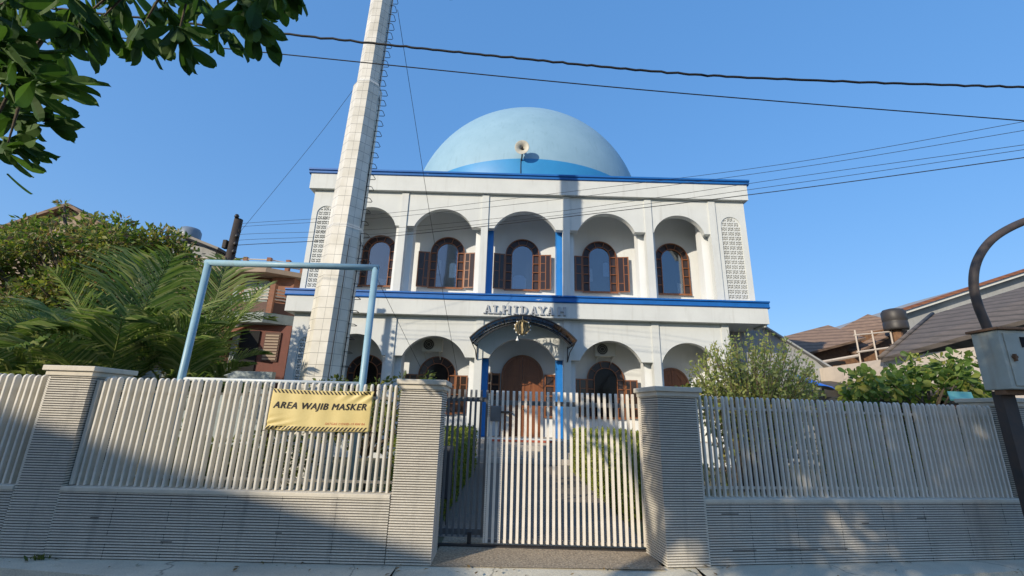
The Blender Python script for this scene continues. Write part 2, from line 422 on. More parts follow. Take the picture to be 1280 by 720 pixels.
# leaves -------------------------------------------------------------
_hw = [(.0, .02), (.2, .14), (.42, .27), (.62, .34), (.78, .33), (.90, .22), (.97, .09)]
LEAF = np.array([(0, t, -.10 * t * t) for t, _ in _hw] + [(0, 1, -.11)] + [(h, t, .06 - .10 * t * t) for t, h in _hw] + [(-h, t, .06 - .10 * t * t) for t, h in _hw])
LEAF_F = []
for _i in range(6):
    LEAF_F += [(_i, 8 + _i, 9 + _i), (_i, 9 + _i, _i + 1), (_i, _i + 1, 16 + _i), (_i, 16 + _i, 15 + _i)]
LEAF_F += [(6, 14, 7), (6, 7, 21)]
DIAMOND = np.array([(0, 0, 0), (.28, .45, .05), (0, 1, 0), (-.28, .45, .05)])
DIAMOND_F = [(0, 1, 2), (0, 2, 3)]
def leaves(pts, dirs, sizes, width=1.0, shape='d', roll=None):
    """returns verts, faces for a leaf at every point, along its direction"""
    T, TF = (DIAMOND, DIAMOND_F) if shape == 'd' else (LEAF, LEAF_F)
    n = len(pts); pts = np.asarray(pts); d = np.asarray(dirs, float); d /= np.linalg.norm(d, axis=1, keepdims=True) + 1e-9
    a = rng.normal(size=(n, 3))
    if roll is not None: a = a * roll[0] + np.array(roll[1])
    x = np.cross(d, a); x /= np.linalg.norm(x, axis=1, keepdims=True) + 1e-9
    z = np.cross(x, d)
    s = np.asarray(sizes).reshape(-1, 1, 1)
    loc = T[None] * np.array([width, 1, 1])
    v = pts[:, None, :] + s * (loc[:, :, 0:1] * x[:, None, :] + loc[:, :, 1:2] * d[:, None, :] + loc[:, :, 2:3] * z[:, None, :])
    k = len(T)
    f = (np.array(TF)[None] + (np.arange(n) * k)[:, None, None]).reshape(-1, 3)
    return v.reshape(-1, 3), f.tolist()

def clump_points(centers, radii, per, squash=.8):
    P, D = [], []
    for c, r in zip(centers, radii):
        n = max(3, int(per * (r ** 2)))
        q = rng.normal(size=(n, 3)); q /= np.linalg.norm(q, axis=1, keepdims=True)
        rad = rng.random((n, 1)) ** .45
        P.append(np.array(c) + q * rad * np.array([r, r, r * squash]))
        D.append(q * .8 + rng.normal(size=(n, 3)) * .6 + np.array([0, 0, -.1]))
    return np.vstack(P), np.vstack(D)

# ------------------------------------------------------------------ world and sun
AZ, EL = R(43), R(20)
sun_dir = Vector((math.sin(AZ) * math.cos(EL), math.cos(AZ) * math.cos(EL), -math.sin(EL)))   # the way the light travels
sd = bpy.data.lights.new("sun", 'SUN'); sd.energy = 3.2; sd.angle = R(.6); sd.color = (1.0, .885, .71)
so = bpy.data.objects.new("sun", sd); col.objects.link(so)
so.rotation_euler = sun_dir.to_track_quat('-Z', 'Y').to_euler(); so.location = (-10, -10, 20)
w = bpy.data.worlds.new("World"); scene.world = w; w.use_nodes = True
wn, wl = w.node_tree.nodes, w.node_tree.links
sky = wn.new("ShaderNodeTexSky"); sky.sky_type = 'NISHITA'; sky.sun_disc = False
sky.sun_elevation = EL; sky.sun_rotation = math.atan2(-sun_dir.x, -sun_dir.y)
sky.air_density = 1.0; sky.dust_density = 1.1; sky.ozone_density = 3.0
bg = wn["Background"]; bg.inputs[1].default_value = .15
hs = wn.new("ShaderNodeHueSaturation"); hs.inputs["Saturation"].default_value = 2.15
gm = wn.new("ShaderNodeGamma"); gm.inputs[1].default_value = .34
tn = wn.new("ShaderNodeMix"); tn.data_type = 'RGBA'; tn.blend_type = 'MULTIPLY'; tn.inputs[0].default_value = 1; tn.inputs[7].default_value = (1.60, 1.88, 2.40, 1)
wl.new(sky.outputs[0], gm.inputs[0]); wl.new(gm.outputs[0], hs.inputs["Color"]); wl.new(hs.outputs[0], tn.inputs[6]); wl.new(tn.outputs[2], bg.inputs[0])
scene.view_settings.view_transform = 'Standard'; scene.view_settings.look = 'None'
scene.view_settings.exposure = 0.58; scene.view_settings.gamma = 1

# ------------------------------------------------------------------ ground
def sheet(name, poly, z, mat):
    return structure(mkobj(name, [(x, y, z if not callable(z) else z(x, y)) for x, y in poly], [tuple(range(len(poly)))], mat))
sheet("ground", [(-600, -600), (600, -600), (600, 900), (-600, 900)], -.14, MT['earth'])
sheet("road", [(-60, -6), (60, -6), (60, 12.5), (9, 6.9), (6.1, 5.95), (-8, 5.3), (-60, 6.2)], -.12, MT['asphalt'])
def yl(x): return 5.35 + (x + 4) * .02          # street face of the left wall
def yr(x): return 5.68 + (x - 2.26) * .147      # street face of the right wall
kerb = [(-30, 6.4), (-8, 5.22), (-5, 5.03), (-3.76, 4.88), (-1.15, 4.78)]
kerb2 = [(2.15, 5.05), (4.4, 5.5), (6.1, 5.86), (9, 6.4), (40, 12)]
def slab(name, front, back, z0, z1, mat):
    m = MB(); n = len(front)
    v = [(x, y, z1) for x, y in front] + [(x, y, z1) for x, y in back] + [(x, y, z0) for x, y in front]
    f = []
    for i in range(n - 1):
        f += [(i, i + 1, n + i + 1, n + i), (2 * n + i, 2 * n + i + 1, i + 1, i)]
    return structure(m.add(v, f).build(name, mat))
slab("pavement", kerb, [(-30, 7.0), (-8, yl(-8) + .2), (-5, yl(-5) + .2), (-3.76, yl(-3.76) + .2), (-1.15, yl(-1.15) + .2)], -.13, 0.0, MT['concrete'])
slab("pavement", kerb2, [(2.15, yr(2.15) + .2), (4.4, yr(4.4) + .2), (6.1, yr(6.1) + .2), (9, yr(9) + .2), (40, yr(40) + .2)], -.13, 0.0, MT['concrete'])
# sloping concrete apron in front of the gate
structure(MB().add([(-1.15, 4.62, -.125), (2.15, 4.85, -.125), (2.15, 5.72, .002), (1.75, 5.62, .002), (-.78, 5.43, .002), (-1.15, 5.43, .002), (-1.15, 4.62, -.2), (2.15, 4.85, -.2)],
    [(0, 1, 2, 3, 4, 5)]).build("apron", MT['concrete']))
sheet("gate_threshold", [(-.80, 5.41), (1.77, 5.51), (1.77, 6.6), (-.80, 6.6)], .006, MT['pebble'])
yardp = [(-40, 6.0), (-8, 5.45), (-1.3, 5.52), (2.3, 5.78), (9, 6.8), (40, 11.4), (40, 60), (-40, 60)]
sheet("yard", yardp, -.004, MT['yard'])
sheet("garden_path", [(-.95, 6.6), (1.85, 6.6), (2.05, 15.7), (-.95, 15.7)], .004, MT['path'])

# ------------------------------------------------------------------ street walls, posts and pickets
def ribbed_prism(x0, y0, x1, y1, depth, z0, z1, pitch=.0268, g=.016, parent=None, name="wall_face", mat=None):
    """ribbed wall from (x0,y0) to (x1,y1); ribs on the front, flat back"""
    m = MB(); d = Vector((x1 - x0, y1 - y0, 0)); L = d.length; d.normalize(); n = Vector((d.y, -d.x, 0))   # n: to the street
    prof = [(-depth, z0)]
    k = max(1, int(round((z1 - z0) / pitch))); p = (z1 - z0) / k
    for i in range(k):
        z = z0 + i * p
        prof += [(-g, z), (-g, z + p * .36), (0, z + p * .41), (0, z + p * .97), (-g, z + p)]
    prof.append((-depth, z1))
    pts = []
    for o, z in prof: pts.append((o, z))
    N = len(pts)
    v = [Vector((x0, y0, z)) + n * o for o, z in pts] + [Vector((x1, y1, z)) + n * o for o, z in pts]
    f = [tuple(range(N)), tuple(range(2 * N - 1, N - 1, -1))] + [(i, i + N, (i + 1) % N + N, (i + 1) % N) for i in range(N)]
    m.add(v, f)
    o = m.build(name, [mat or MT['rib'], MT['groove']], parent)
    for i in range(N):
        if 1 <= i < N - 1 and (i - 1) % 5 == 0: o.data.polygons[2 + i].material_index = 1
    return o

def ribbed_post(name, cx, cy, wx, wy, z1, ang, label, cat, group, capw=.05):
    t = thing(name, (cx, cy, 0), label, cat, group)
    m = MB(); pitch = .0268; k = int(round(z1 / pitch)); p = z1 / k; g = .016
    ca, sa = math.cos(ang), math.sin(ang)
    def ring(o, z):
        hx, hy = wx / 2 + o, wy / 2 + o
        return [(cx + a * hx * ca - b * hy * sa, cy + a * hx * sa + b * hy * ca, z) for a, b in ((-1, -1), (1, -1), (1, 1), (-1, 1))]
    rings = []
    for i in range(k):
        z = i * p
        rings += [ring(-g, z), ring(-g, z + p * .36), ring(0, z + p * .41), ring(0, z + p * .97)]
    rings.append(ring(-g, z1))
    v = [q for r_ in rings for q in r_]; f = []
    for i in range(len(rings) - 1):
        for j in range(4):
            a, b = i * 4 + j, i * 4 + (j + 1) % 4
            f.append((a, b, b + 4, a + 4))
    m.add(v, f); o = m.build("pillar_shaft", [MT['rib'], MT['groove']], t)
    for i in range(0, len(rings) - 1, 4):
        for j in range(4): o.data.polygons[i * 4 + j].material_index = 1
    c = MB()
    for (o, za, zb) in ((capw * .45, z1, z1 + .055), (capw, z1 + .055, z1 + .115)):
        lo, hi = ring(o, za), ring(o, zb)
        c.add(lo + hi, [(3, 2, 1, 0), (4, 5, 6, 7), (0, 1, 5, 4), (1, 2, 6, 5), (2, 3, 7, 6), (3, 0, 4, 7)])
    bevel(c.build("cap", MT['cap'], t), .008)
    return t

lit_p, lit_d = [], []
for _ in range(70):
    x = random.uniform(-5.5, 6.5); f0 = yl(x) if x < .5 else yr(x)
    lit_p.append((x, f0 - abs(random.gauss(0, .16)) - .03, .012)); a = random.uniform(0, 6.28); lit_d.append((math.cos(a), math.sin(a), random.uniform(.0, .25)))
v, f = leaves(lit_p, lit_d, [random.uniform(.03, .08) for _ in lit_p], .8, 'd', (.15, (0, 0, 1)))
MT['litter'] = foliage_mat('dry_fallen_leaf', [(.16, .09, .03), (.24, .15, .05), (.10, .06, .03), (.12, .13, .04)], .1)
o = mkobj("fallen_leaves", v, f, MT['litter']); o["kind"] = "stuff"; o["label"] = "dry fallen leaves scattered along the foot of the street wall"; o["category"] = "fallen leaves"
v, f = leaves([(-4.86 + random.gauss(0, .05), 5.28 + random.gauss(0, .02), .0) for _ in range(40)], [(random.gauss(0, .6), random.gauss(0, .4) - .2, 1) for _ in range(40)], [random.uniform(.03, .08) for _ in range(40)], .6)
tag(mkobj("weed", v, f, MT['leafshrub'], None, origin=(-4.86, 5.28, 0)), "small green weed tuft at the foot of the left wall post", "weed")

GP = "ribbed stone posts of the street wall"
lp = ribbed_post("gate_post", -1.04, 5.67, .49, .52, 1.85, R(1), "sunlit ribbed stone gate post with flat cap at the left of the gate", "gate post", GP)
rp_ = ribbed_post("gate_post", 2.03, 5.88, .52, .54, 1.86, R(8.3), "shaded ribbed stone gate post with dappled sun at the right of the gate", "gate post", GP)
p3_ = ribbed_post("fence_post", -5.14, 5.60, .50, .55, 1.89, R(1), "ribbed stone wall post half in sun beside the palms", "fence post", GP)
p4_ = ribbed_post("fence_post", 7.17, 6.68, .56, .55, 1.89, R(8.3), "ribbed stone wall post behind the black lamp pole", "fence post", GP)
for (t, pts) in ((p3_, [(-4.885, 5.66, 1.72), (-4.885, 5.66, .98)]), (p4_, [(6.86, 6.6, 1.70), (6.86, 6.6, .98)])):
    for q in pts:
        b_ = MB().box(q[0] - .02, q[0] + .09, q[1] - .045, q[1] + .045, q[2] - .045, q[2] + .045).build("bracket", MT['iron'], t); bevel(b_, .01)

def low_wall(x0, x1, fy, label):
    y0, y1 = fy(x0), fy(x1)
    t = thing("low_wall", ((x0 + x1) / 2, (y0 + y1) / 2, 0), label, "low wall", "low ribbed walls under the pickets")
    ribbed_prism(x0, y0, x1, y1, .2, 0, .655, parent=t)
    d = Vector((x1 - x0, y1 - y0, 0)).normalized(); n = Vector((d.y, -d.x, 0))
    c = MB(); mid = Vector(((x0 + x1) / 2, (y0 + y1) / 2, 0)) - n * .1
    c.obox(mid + Vector((0, 0, .678)), d, n, (0, 0, 1), (Vector((x1 - x0, y1 - y0, 0)).length) / 2, .112, .022)
    bevel(c.build("coping", MT['cap'], t), .006)
    # hairline vertical joints between the panels
    j = MB(); k = 1
    L = Vector((x1 - x0, y1 - y0, 0)).length
    s = .62
    while s < L - .1:
        px = x0 + d.x * s; py = y0 + d.y * s
        for a in range(26):
            if random.random() < .3: continue
            z = a * .0252
            j.obox(Vector((px + random.uniform(-.002, .002), py, z + .0126)) + n * -.003, d, n, (0, 0, 1), .0013, .0035, .0126)
        s += .60
    j.build("panel_joint", MT['dark'], t)
    cset = [(.35, .118, .30), (.9, .118, .55), (1.5, .118, .35), (.25, .49, .22), (2.1, .385, .10), (2.9, .44, .14)] if x0 > 0 else [(1.2, .17, .12), (.4, .36, .09), (2.4, .25, .07)]
    for (sx, zz, ln) in cset:
        if sx + ln > L: continue
        ch = MB(); k0 = round(zz / .0262)
        zz = (k0 + .68) * (.655 / max(1, int(round(.655 / .0268))))
        ch.obox(Vector((x0, y0, zz)) + d * (sx + ln / 2) + n * -.0045, d, n, (0, 0, 1), ln / 2, .006, .0042); ch.build("chipped_rib", MT['groove'], t)
    return t
low_wall(-4.89, -1.29, yl, "long low ribbed wall under the banner and left pickets")
low_wall(-8.5, -5.39, yl, "low ribbed wall stub at the left edge below pickets")
low_wall(2.28, 6.89, yr, "long low ribbed wall in shade right of the gate")

def picket_mesh(z0, z1, w=.037, d=.05):
    m = MB(); hw, hd = w / 2, d / 2
    prof = [(-hd, z0), (-hd, z1 - .035), (-hd * .7, z1 - .012), (-hd * .2, z1), (hd * .2, z1), (hd * .7, z1 - .012), (hd, z1 - .035), (hd, z0)]
    m.prism_x(prof, -hw, hw)
    me = bpy.data.meshes.new("picket"); me.from_pydata(m.v, [], m.f); return me

def picket_run(name, x0, x1, fy, back, z0, z1, step, label, group, ang, mat, w=.037, d=.05, rails=((.80, .03), (1.74, .03)), jit=.0):
    t = thing(name, ((x0 + x1) / 2, fy((x0 + x1) / 2) + back, 0), label, "picket fence", group)
    b = BASE[t.name]
    me = picket_mesh(z0, z1, w, d); me.materials.append(mat)
    n = int((x1 - x0) / step)
    for i in range(n + 1):
        x = x0 + i * (x1 - x0) / n
        o = bpy.data.objects.new("picket", me); col.objects.link(o); o.parent = t
        o.location = (x - b.x, fy(x) + back - b.y, random.uniform(-.004, .004)); o.rotation_euler = (random.gauss(0, .004), random.gauss(0, .0035), ang)
        bm_ = o.modifiers.new("bevel", 'BEVEL'); bm_.width = .006; bm_.segments = 2; bm_.limit_method = 'ANGLE'; bm_.angle_limit = R(40)
    for z, h in rails:
        r_ = MB(); dx = Vector((x1 - x0, fy(x1) - fy(x0), 0)); mid = Vector(((x0 + x1) / 2, fy((x0 + x1) / 2) + back + d / 2 + .012, z))
        r_.obox(mid, dx, (-dx.y, dx.x, 0), (0, 0, 1), dx.length / 2 + .03, .012, h / 2); r_.build("rail", mat, t)
    return t
PG = "picket panels on the low walls"
picket_run("picket_fence", -4.80, -1.35, yl, .12, .70, 1.90, .077, "long panel of pale pickets carrying the yellow banner", PG, R(1.1), MT['picket'], .027, .075)
picket_run("picket_fence", -8.4, -5.46, yl, .12, .70, 1.90, .077, "short panel of pale pickets cut by the left edge of the photo", PG, R(1.1), MT['picket'], .027, .075)
picket_run("picket_fence", 2.37, 6.78, yr, .12, .70, 1.89, .072, "long panel of grey pickets in shade before the right shrubs", PG, R(8.3), MT['picket'], .026, .045)
# end frame of the left panel beside the post
fr = [o for o in bpy.data.objects if o.name == "picket_fence"][0]
MB().box(-4.875, -4.835, 5.40, 5.52, .71, 1.86).build("end_frame", MT['picket'], fr)

# gate: a light leaf in front and one behind it with shade put into its dark grey
def gate_leaf(name, x0, x1, y, z0, z1, step, mat, label, railz, railmat, w):
    t = thing(name, ((x0 + x1) / 2, y, 0), label, "gate", "leaves of the sliding gate")
    b = BASE[t.name]
    me = picket_mesh(z0, z1, w, .03); me.materials.append(mat)
    n = int(round((x1 - x0) / step))
    for i in range(n + 1):
        x = x0 + i * (x1 - x0) / n
        o = bpy.data.objects.new("picket", me); col.objects.link(o); o.parent = t
        o.location = (x - b.x, 0, 0); o.rotation_euler = (0, random.gauss(0, .0025), 0)
    for z, h in railz:
        bevel(MB().box(x0 - .03, x1 + .03, y + .017, y + .05, z - h / 2, z + h / 2).build("rail", railmat, t), .004)
    return t
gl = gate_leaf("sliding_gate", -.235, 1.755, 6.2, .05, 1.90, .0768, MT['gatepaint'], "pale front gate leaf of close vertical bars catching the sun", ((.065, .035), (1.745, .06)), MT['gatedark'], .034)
m = MB()
for i in range(74):
    m.box(-.278, -.254, 6.18, 6.21, .05 + i * .0245, .066 + i * .0245)
m.box(-.270, -.262, 6.185, 6.205, .05, 1.86)
m.build("rack_bar", MT['gatepaint'], gl)
bevel(MB().box(-.24, -.10, 6.14, 6.178, 1.50, 1.70).build("lock_box", MT['gatedark'], gl), .01)
MB().tube([(-.10, 6.15, 1.62), (.02, 6.15, 1.62), (.05, 6.15, 1.60)], .014).build("bolt", MT['iron'], gl)
gd = gate_leaf("sliding_gate", -.90, -.30, 6.33, .08, 1.91, .0768, MT['gatedark'], "rear gate leaf coloured dark grey for the shade of the left post", ((.13, .07), (1.78, .06)), MT['gatedark'], .03)
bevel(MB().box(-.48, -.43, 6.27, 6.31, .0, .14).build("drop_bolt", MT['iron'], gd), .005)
m = MB().box(-.95, 1.80, 6.16, 6.24, .006, .022); r_ = m.build("gate_rail", MT['iron']); tag(r_, "dark steel track on the ground under the sliding gate", "gate track")

# ------------------------------------------------------------------ banner
bx0, bx1, bz0, bz1 = -2.80, -1.615, 1.350, 1.815
bt = thing("banner", ((bx0 + bx1) / 2, 5.40, bz0), "yellow warning banner with striped edges tied across the left pickets", "banner")
def bsurf(u, v):
    """point on the slightly creased banner"""
    x = bx0 + (bx1 - bx0) * u; z = bz0 + (bz1 - bz0) * v
    x += .012 * (v - .5)
    y = yl(x) + .052
    c = math.exp(-((1 - u) ** 2 + (1 - v) ** 2) * 18); y += .022 * c * math.sin((u - v * .55) * 46)
    c = math.exp(-(u ** 2 + v ** 2) * 22); y += .022 * c * math.sin((u * .7 - v) * 40)
    y -= .010 * math.sin(u * math.pi * 9) * .35 + .006 * math.sin(u * 5 + v * 3)
    z -= .012 * math.sin(u * math.pi) * (.4 + .6 * v)
    return (x, y, z)
nu, nv = 60, 24
vs = [bsurf(i / nu, j / nv) for j in range(nv + 1) for i in range(nu + 1)]
fs = [(j * (nu + 1) + i, j * (nu + 1) + i + 1, (j + 1) * (nu + 1) + i + 1, (j + 1) * (nu + 1) + i) for j in range(nv) for i in range(nu)]
o = mkobj("banner_cloth", vs, fs, MT['banner'], bt, True)
sm = o.modifiers.new("solid", 'SOLIDIFY'); sm.thickness = .0015
def on_banner(vs2, du, dv, lift=.004):
    out = []
    for (x, y, z) in vs2:
        p = bsurf(min(1, max(0, du + x / (bx1 - bx0))), min(1, max(0, dv + y / (bz1 - bz0))))
        out.append((p[0], p[1] - lift, p[2]))
    return out
for (v0, v1, sgn) in ((.905, .99, -1), (.015, .105, 1)):
    m = MB(); n = 26
    for i in range(n):
        a = .012 + i / n * .972; wv = .017; sl = .030 * sgn
        quad = []
        for k in range(5):
            t_ = k / 4; uu = a + sl * (t_ - .5)
            quad.append((bsurf(min(.995, max(.003, uu)), v0 + (v1 - v0) * t_), bsurf(min(.998, max(.004, uu + wv)), v0 + (v1 - v0) * t_)))
        v = []; f = []
        for A, B in quad: v += [(A[0], A[1] - .003, A[2]), (B[0], B[1] - .003, B[2])]
        for k in range(4): f.append((2 * k, 2 * k + 1, 2 * k + 3, 2 * k + 2))
        m.add(v, f)
    m.build("stripe_border", MT['ink'], bt)
def block_word(body, size, du, dv, bold, shear, sp, name, mat):
    v, f = text_mesh(body, size, 0, 0, shear, sp)
    V, F = [], []
    for k, (sx, sz) in enumerate(((-bold, 0), (bold, 0), (0, bold * .6), (0, -bold * .6)) if bold else ((0, 0),)):
        n = len(V)
        V += on_banner([(x + sx, y + sz, z) for x, y, z in v], du, dv, .0035 + .0006 * k); F += [tuple(a + n for a in q) for q in f]
    return mkobj(name, V, F, mat, bt)
block_word("AREA WAJIB MASKER", .104, .49, .60, .0036, .20, 1.12, "lettering", MT['ink'])
block_word("SATGAS COVID-19 RW 04", .036, .755, .185, 0, .2, 1.12, "small_lettering", MT['redink'])
m = MB()
for (u, v, dx, dz) in ((0, 1, -.07, .03), (1, 1, .07, .03), (0, 0, -.07, -.02), (1, 0, .06, -.01)):
    p = bsurf(u, v); m.tube([p, (p[0] + dx, p[1] + .03, p[2] + dz)], .003, 5)
m.build("tie_string", MT['ink'], bt)

# ------------------------------------------------------------------ pale blue pipe frame behind the fence
ft = thing("pipe_frame", (-3.3, 6.2, 0), "tall pale blue pipe goal frame behind the left pickets", "pipe frame")
for X in (-4.45, -2.0):
    MB().tube([(X - .04 if X < -3 else X, 6.2, 0), (X, 6.2, 3.60)], .048, 14).build("post", MT['bluepipe'], ft, True)
MB().tube([(-4.49, 6.2, 3.61), (-1.96, 6.2, 3.605)], .046, 14).build("crossbar", MT['bluepipe'], ft, True)
MB().tube([(-4.44, 6.2, 1.94), (-2.0, 6.2, 1.94)], .024, 12).build("lower_bar", MT['palepipe'], ft, True)

# ------------------------------------------------------------------ the mosque
ms = thing("mosque", (.6, 16.8, 0), "white two storey mosque with arcades, blue bands and pale blue dome", "mosque")
PIERS = [-7.19, -4.52, -1.19, 2.15, 5.52, 8.17]
BAYS = [(PIERS[i], PIERS[i + 1]) for i in range(5)]
AC = [-5.87, -2.88, .46, 3.79, 6.76]; AH = [1.04, 1.18, 1.26, 1.16, 1.04]
def arc(c, h, zs, rise, n=28):
    return [(c - h * math.cos(math.pi * i / n), zs + rise * math.sin(math.pi * i / n)) for i in range(n + 1)]
def seg(c, h, zs, rise, n=28):
    """circular segment of half width h and given rise"""
    r = (h * h + rise * rise) / (2 * rise); z0 = zs + rise - r; a = math.asin(min(1, h / r))
    return [(c + r * math.sin(-a + 2 * a * i / n), z0 + r * math.cos(-a + 2 * a * i / n)) for i in range(n + 1)]
def bay_hole(i, z0, zs, rise, last_r=None):
    a, b = BAYS[i][0] + .14, BAYS[i][1] - .14
    return [(a, z0), (a, zs)] + seg(AC[i], AH[i], zs, rise) + [(b, zs), (b, z0)]
def lat_hole(x0, x1, z0, ztop):
    h = (x1 - x0) / 2
    return [(x0, z0)] + arc((x0 + x1) / 2, h, ztop - h, h, 14) + [(x1, z0)]
YF = 16.8
UPZ0, UPZ1 = 5.9, 10.45
lats_u = [lat_hole(8.50, 9.31, 6.12, 9.66), lat_hole(-8.10, -7.38, 6.12, 9.66)]
panel("upper_wall", [(-8.3, UPZ0), (9.53, UPZ0), (9.53, UPZ1), (-8.3, UPZ1)], [bay_hole(i, 6.02, 8.87, .79) for i in range(5)] + lats_u, YF, YF + .26, MT['white'], ms)
lat_l = [lat_hole(-8.02, -7.38, .9, 4.22)]
panel("lower_wall", [(-8.33, 0), (8.30, 0), (8.30, 5.3), (-8.33, 5.3)], [bay_hole(i, .76, 3.60, .78) for i in range(5)] + lat_l, YF, YF + .26, MT['white'], ms)
# lattice screens: rows of pierced blocks
def lattice(x0, x1, z0, ztop, cols):
    h = (x1 - x0) / 2; cx = (x0 + x1) / 2; zs = ztop - h
    holes = []
    pw = (x1 - x0) / cols; ph = .205
    r_ = 0; z = z0 + .03
    while z + ph < ztop:
        for c in range(cols):
            bx = x0 + c * pw
            for k in range(4):
                for q in range(2):
                    a = bx + pw * (.08 + .22 * k); b = a + pw * .165
                    c0 = z + ph * (.14 + .40 * q) + (.012 if k % 2 else 0); c1 = c0 + ph * .29
                    ok = all((p[1] < zs and x0 + .02 < p[0] < x1 - .02) or math.hypot(p[0] - cx, p[1] - zs) < h - .03 for p in ((a, c1), (b, c1)))
                    if ok:
                        s_ = pw * .03 * (1 if (k + q) % 2 else -1)
                        holes.append([(a + s_, c0), (b + s_, c0), (b - s_, c1), (a - s_, c1)])
        z += ph
    p = panel("lattice_screen", lat_hole(x0 + .003, x1 - .003, z0, ztop - .003), holes, YF + .035, YF + .12, MT['white'], ms)
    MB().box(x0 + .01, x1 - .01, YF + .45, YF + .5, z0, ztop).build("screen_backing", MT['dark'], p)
lattice(8.50, 9.31, 6.12, 9.66, 3)
lattice(-8.10, -7.38, 6.12, 9.66, 3)
lattice(-8.02, -7.38, .9, 4.22, 3)
for x in PIERS:
    MB().box(x - .14, x + .14, YF - .05, YF - .002, 6.0, 10.34).build("pilaster", MT['white'], ms)
for x in PIERS[:5] + [8.20]:
    MB().box(x - .14, x + .14, YF - .05, YF - .002, .76, 5.16).build("pilaster", MT['white'], ms)
# columns standing behind the piers, the halves towards the middle bay painted blue
for zs in ((6.03, 10.28), (.77, 5.10)):
    for k, x in enumerate(PIERS):
        a, b = x - .36, x + .36
        if k == 2:
            MB().box(a, x, 17.20, 17.7, *zs).build("column", MT['white2'], ms)
            MB().box(x + .002, b, 17.2, 17.7, *zs).build("blue_column", MT['bluecol'], ms)
        elif k == 3:
            MB().box(x, b, 17.20, 17.7, *zs).build("column", MT['white2'], ms)
            MB().box(a, x - .002, 17.2, 17.7, *zs).build("blue_column", MT['bluecol'], ms)
        else:
            MB().box(a, b, 17.20, 17.7, *zs).build("column", MT['white2'], ms)
YB = 18.5
panel("gallery_wall", [(-8.1, 6.0), (9.3, 6.0), (9.3, 10.3), (-8.1, 10.3)], [], YB, YB + .2, MT['white2'], ms)
panel("gallery_wall", [(-8.1, .75), (8.1, .75), (8.1, 5.12), (-8.1, 5.12)], [], YB, YB + .2, MT['white2'], ms)
MB().box(-8.0, 9.3, YF + .262, YB - .003, 10.3, 10.4).build("gallery_ceiling", MT['white2'], ms)
# slab between the storeys: white fascia and blue cornice on it
MB().box(-8.59, 9.79, 16.5, 34, 5.135, 5.72).build("floor_band", MT['white'], ms)
m = MB().prism_x([(16.5, 5.722), (16.43, 5.76), (16.47, 5.80), (16.47, 5.93), (16.41, 5.95), (16.41, 6.005), (16.95, 6.005), (16.95, 5.722)], -8.66, 9.86)
m.build("band_cornice", MT['blue'], ms)
MB().box(-8.09, 9.32, 17.062, YB - .003, 5.722, 6.0).build("gallery_floor", MT['white2'], ms)
MB().box(-8.49, 9.66, 16.62, 34, 10.36, 11.02).build("roof_fascia", MT['white'], ms)
m = MB().prism_x([(16.62, 11.022), (16.56, 11.05), (16.56, 11.13), (16.50, 11.16), (16.50, 11.23), (17.0, 11.23), (17.0, 11.022)], -8.57, 9.74)
m.build("roof_cornice", MT['blue'], ms)
MB().box(-8.40, 9.6, 17.002, 33.9, 11.021, 11.08).build("roof_slab", MT['grey'], ms)
for (x0, x1, z0, z1) in ((-8.3, -8.1, 5.73, 10.35), (9.33, 9.53, 5.73, 10.35), (-8.33, -8.13, 0, 5.13), (8.10, 8.30, 0, 5.13)):
    MB().box(x0, x1, YF + .262, 33.9, z0, z1).build("side_wall", MT['white'], ms)
MB().box(-8.09, 9.32, 33.6, 33.85, 0, 10.35).build("rear_wall", MT['white'], ms)
MB().box(-8.33, 8.30, YF - .28, YF - .003, 0, .74).build("plinth", MT['white'], ms)
MB().box(-8.12, 8.09, YF + .263, YB - .003, .55, .755).build("gallery_floor", MT['step'], ms)
# corner downpipe end under the right of the slab
MB().tube([(9.70, 16.62, 5.09), (9.70, 17.4, 5.09)], .06, 10).build("downpipe", MT['ac'], ms, True)

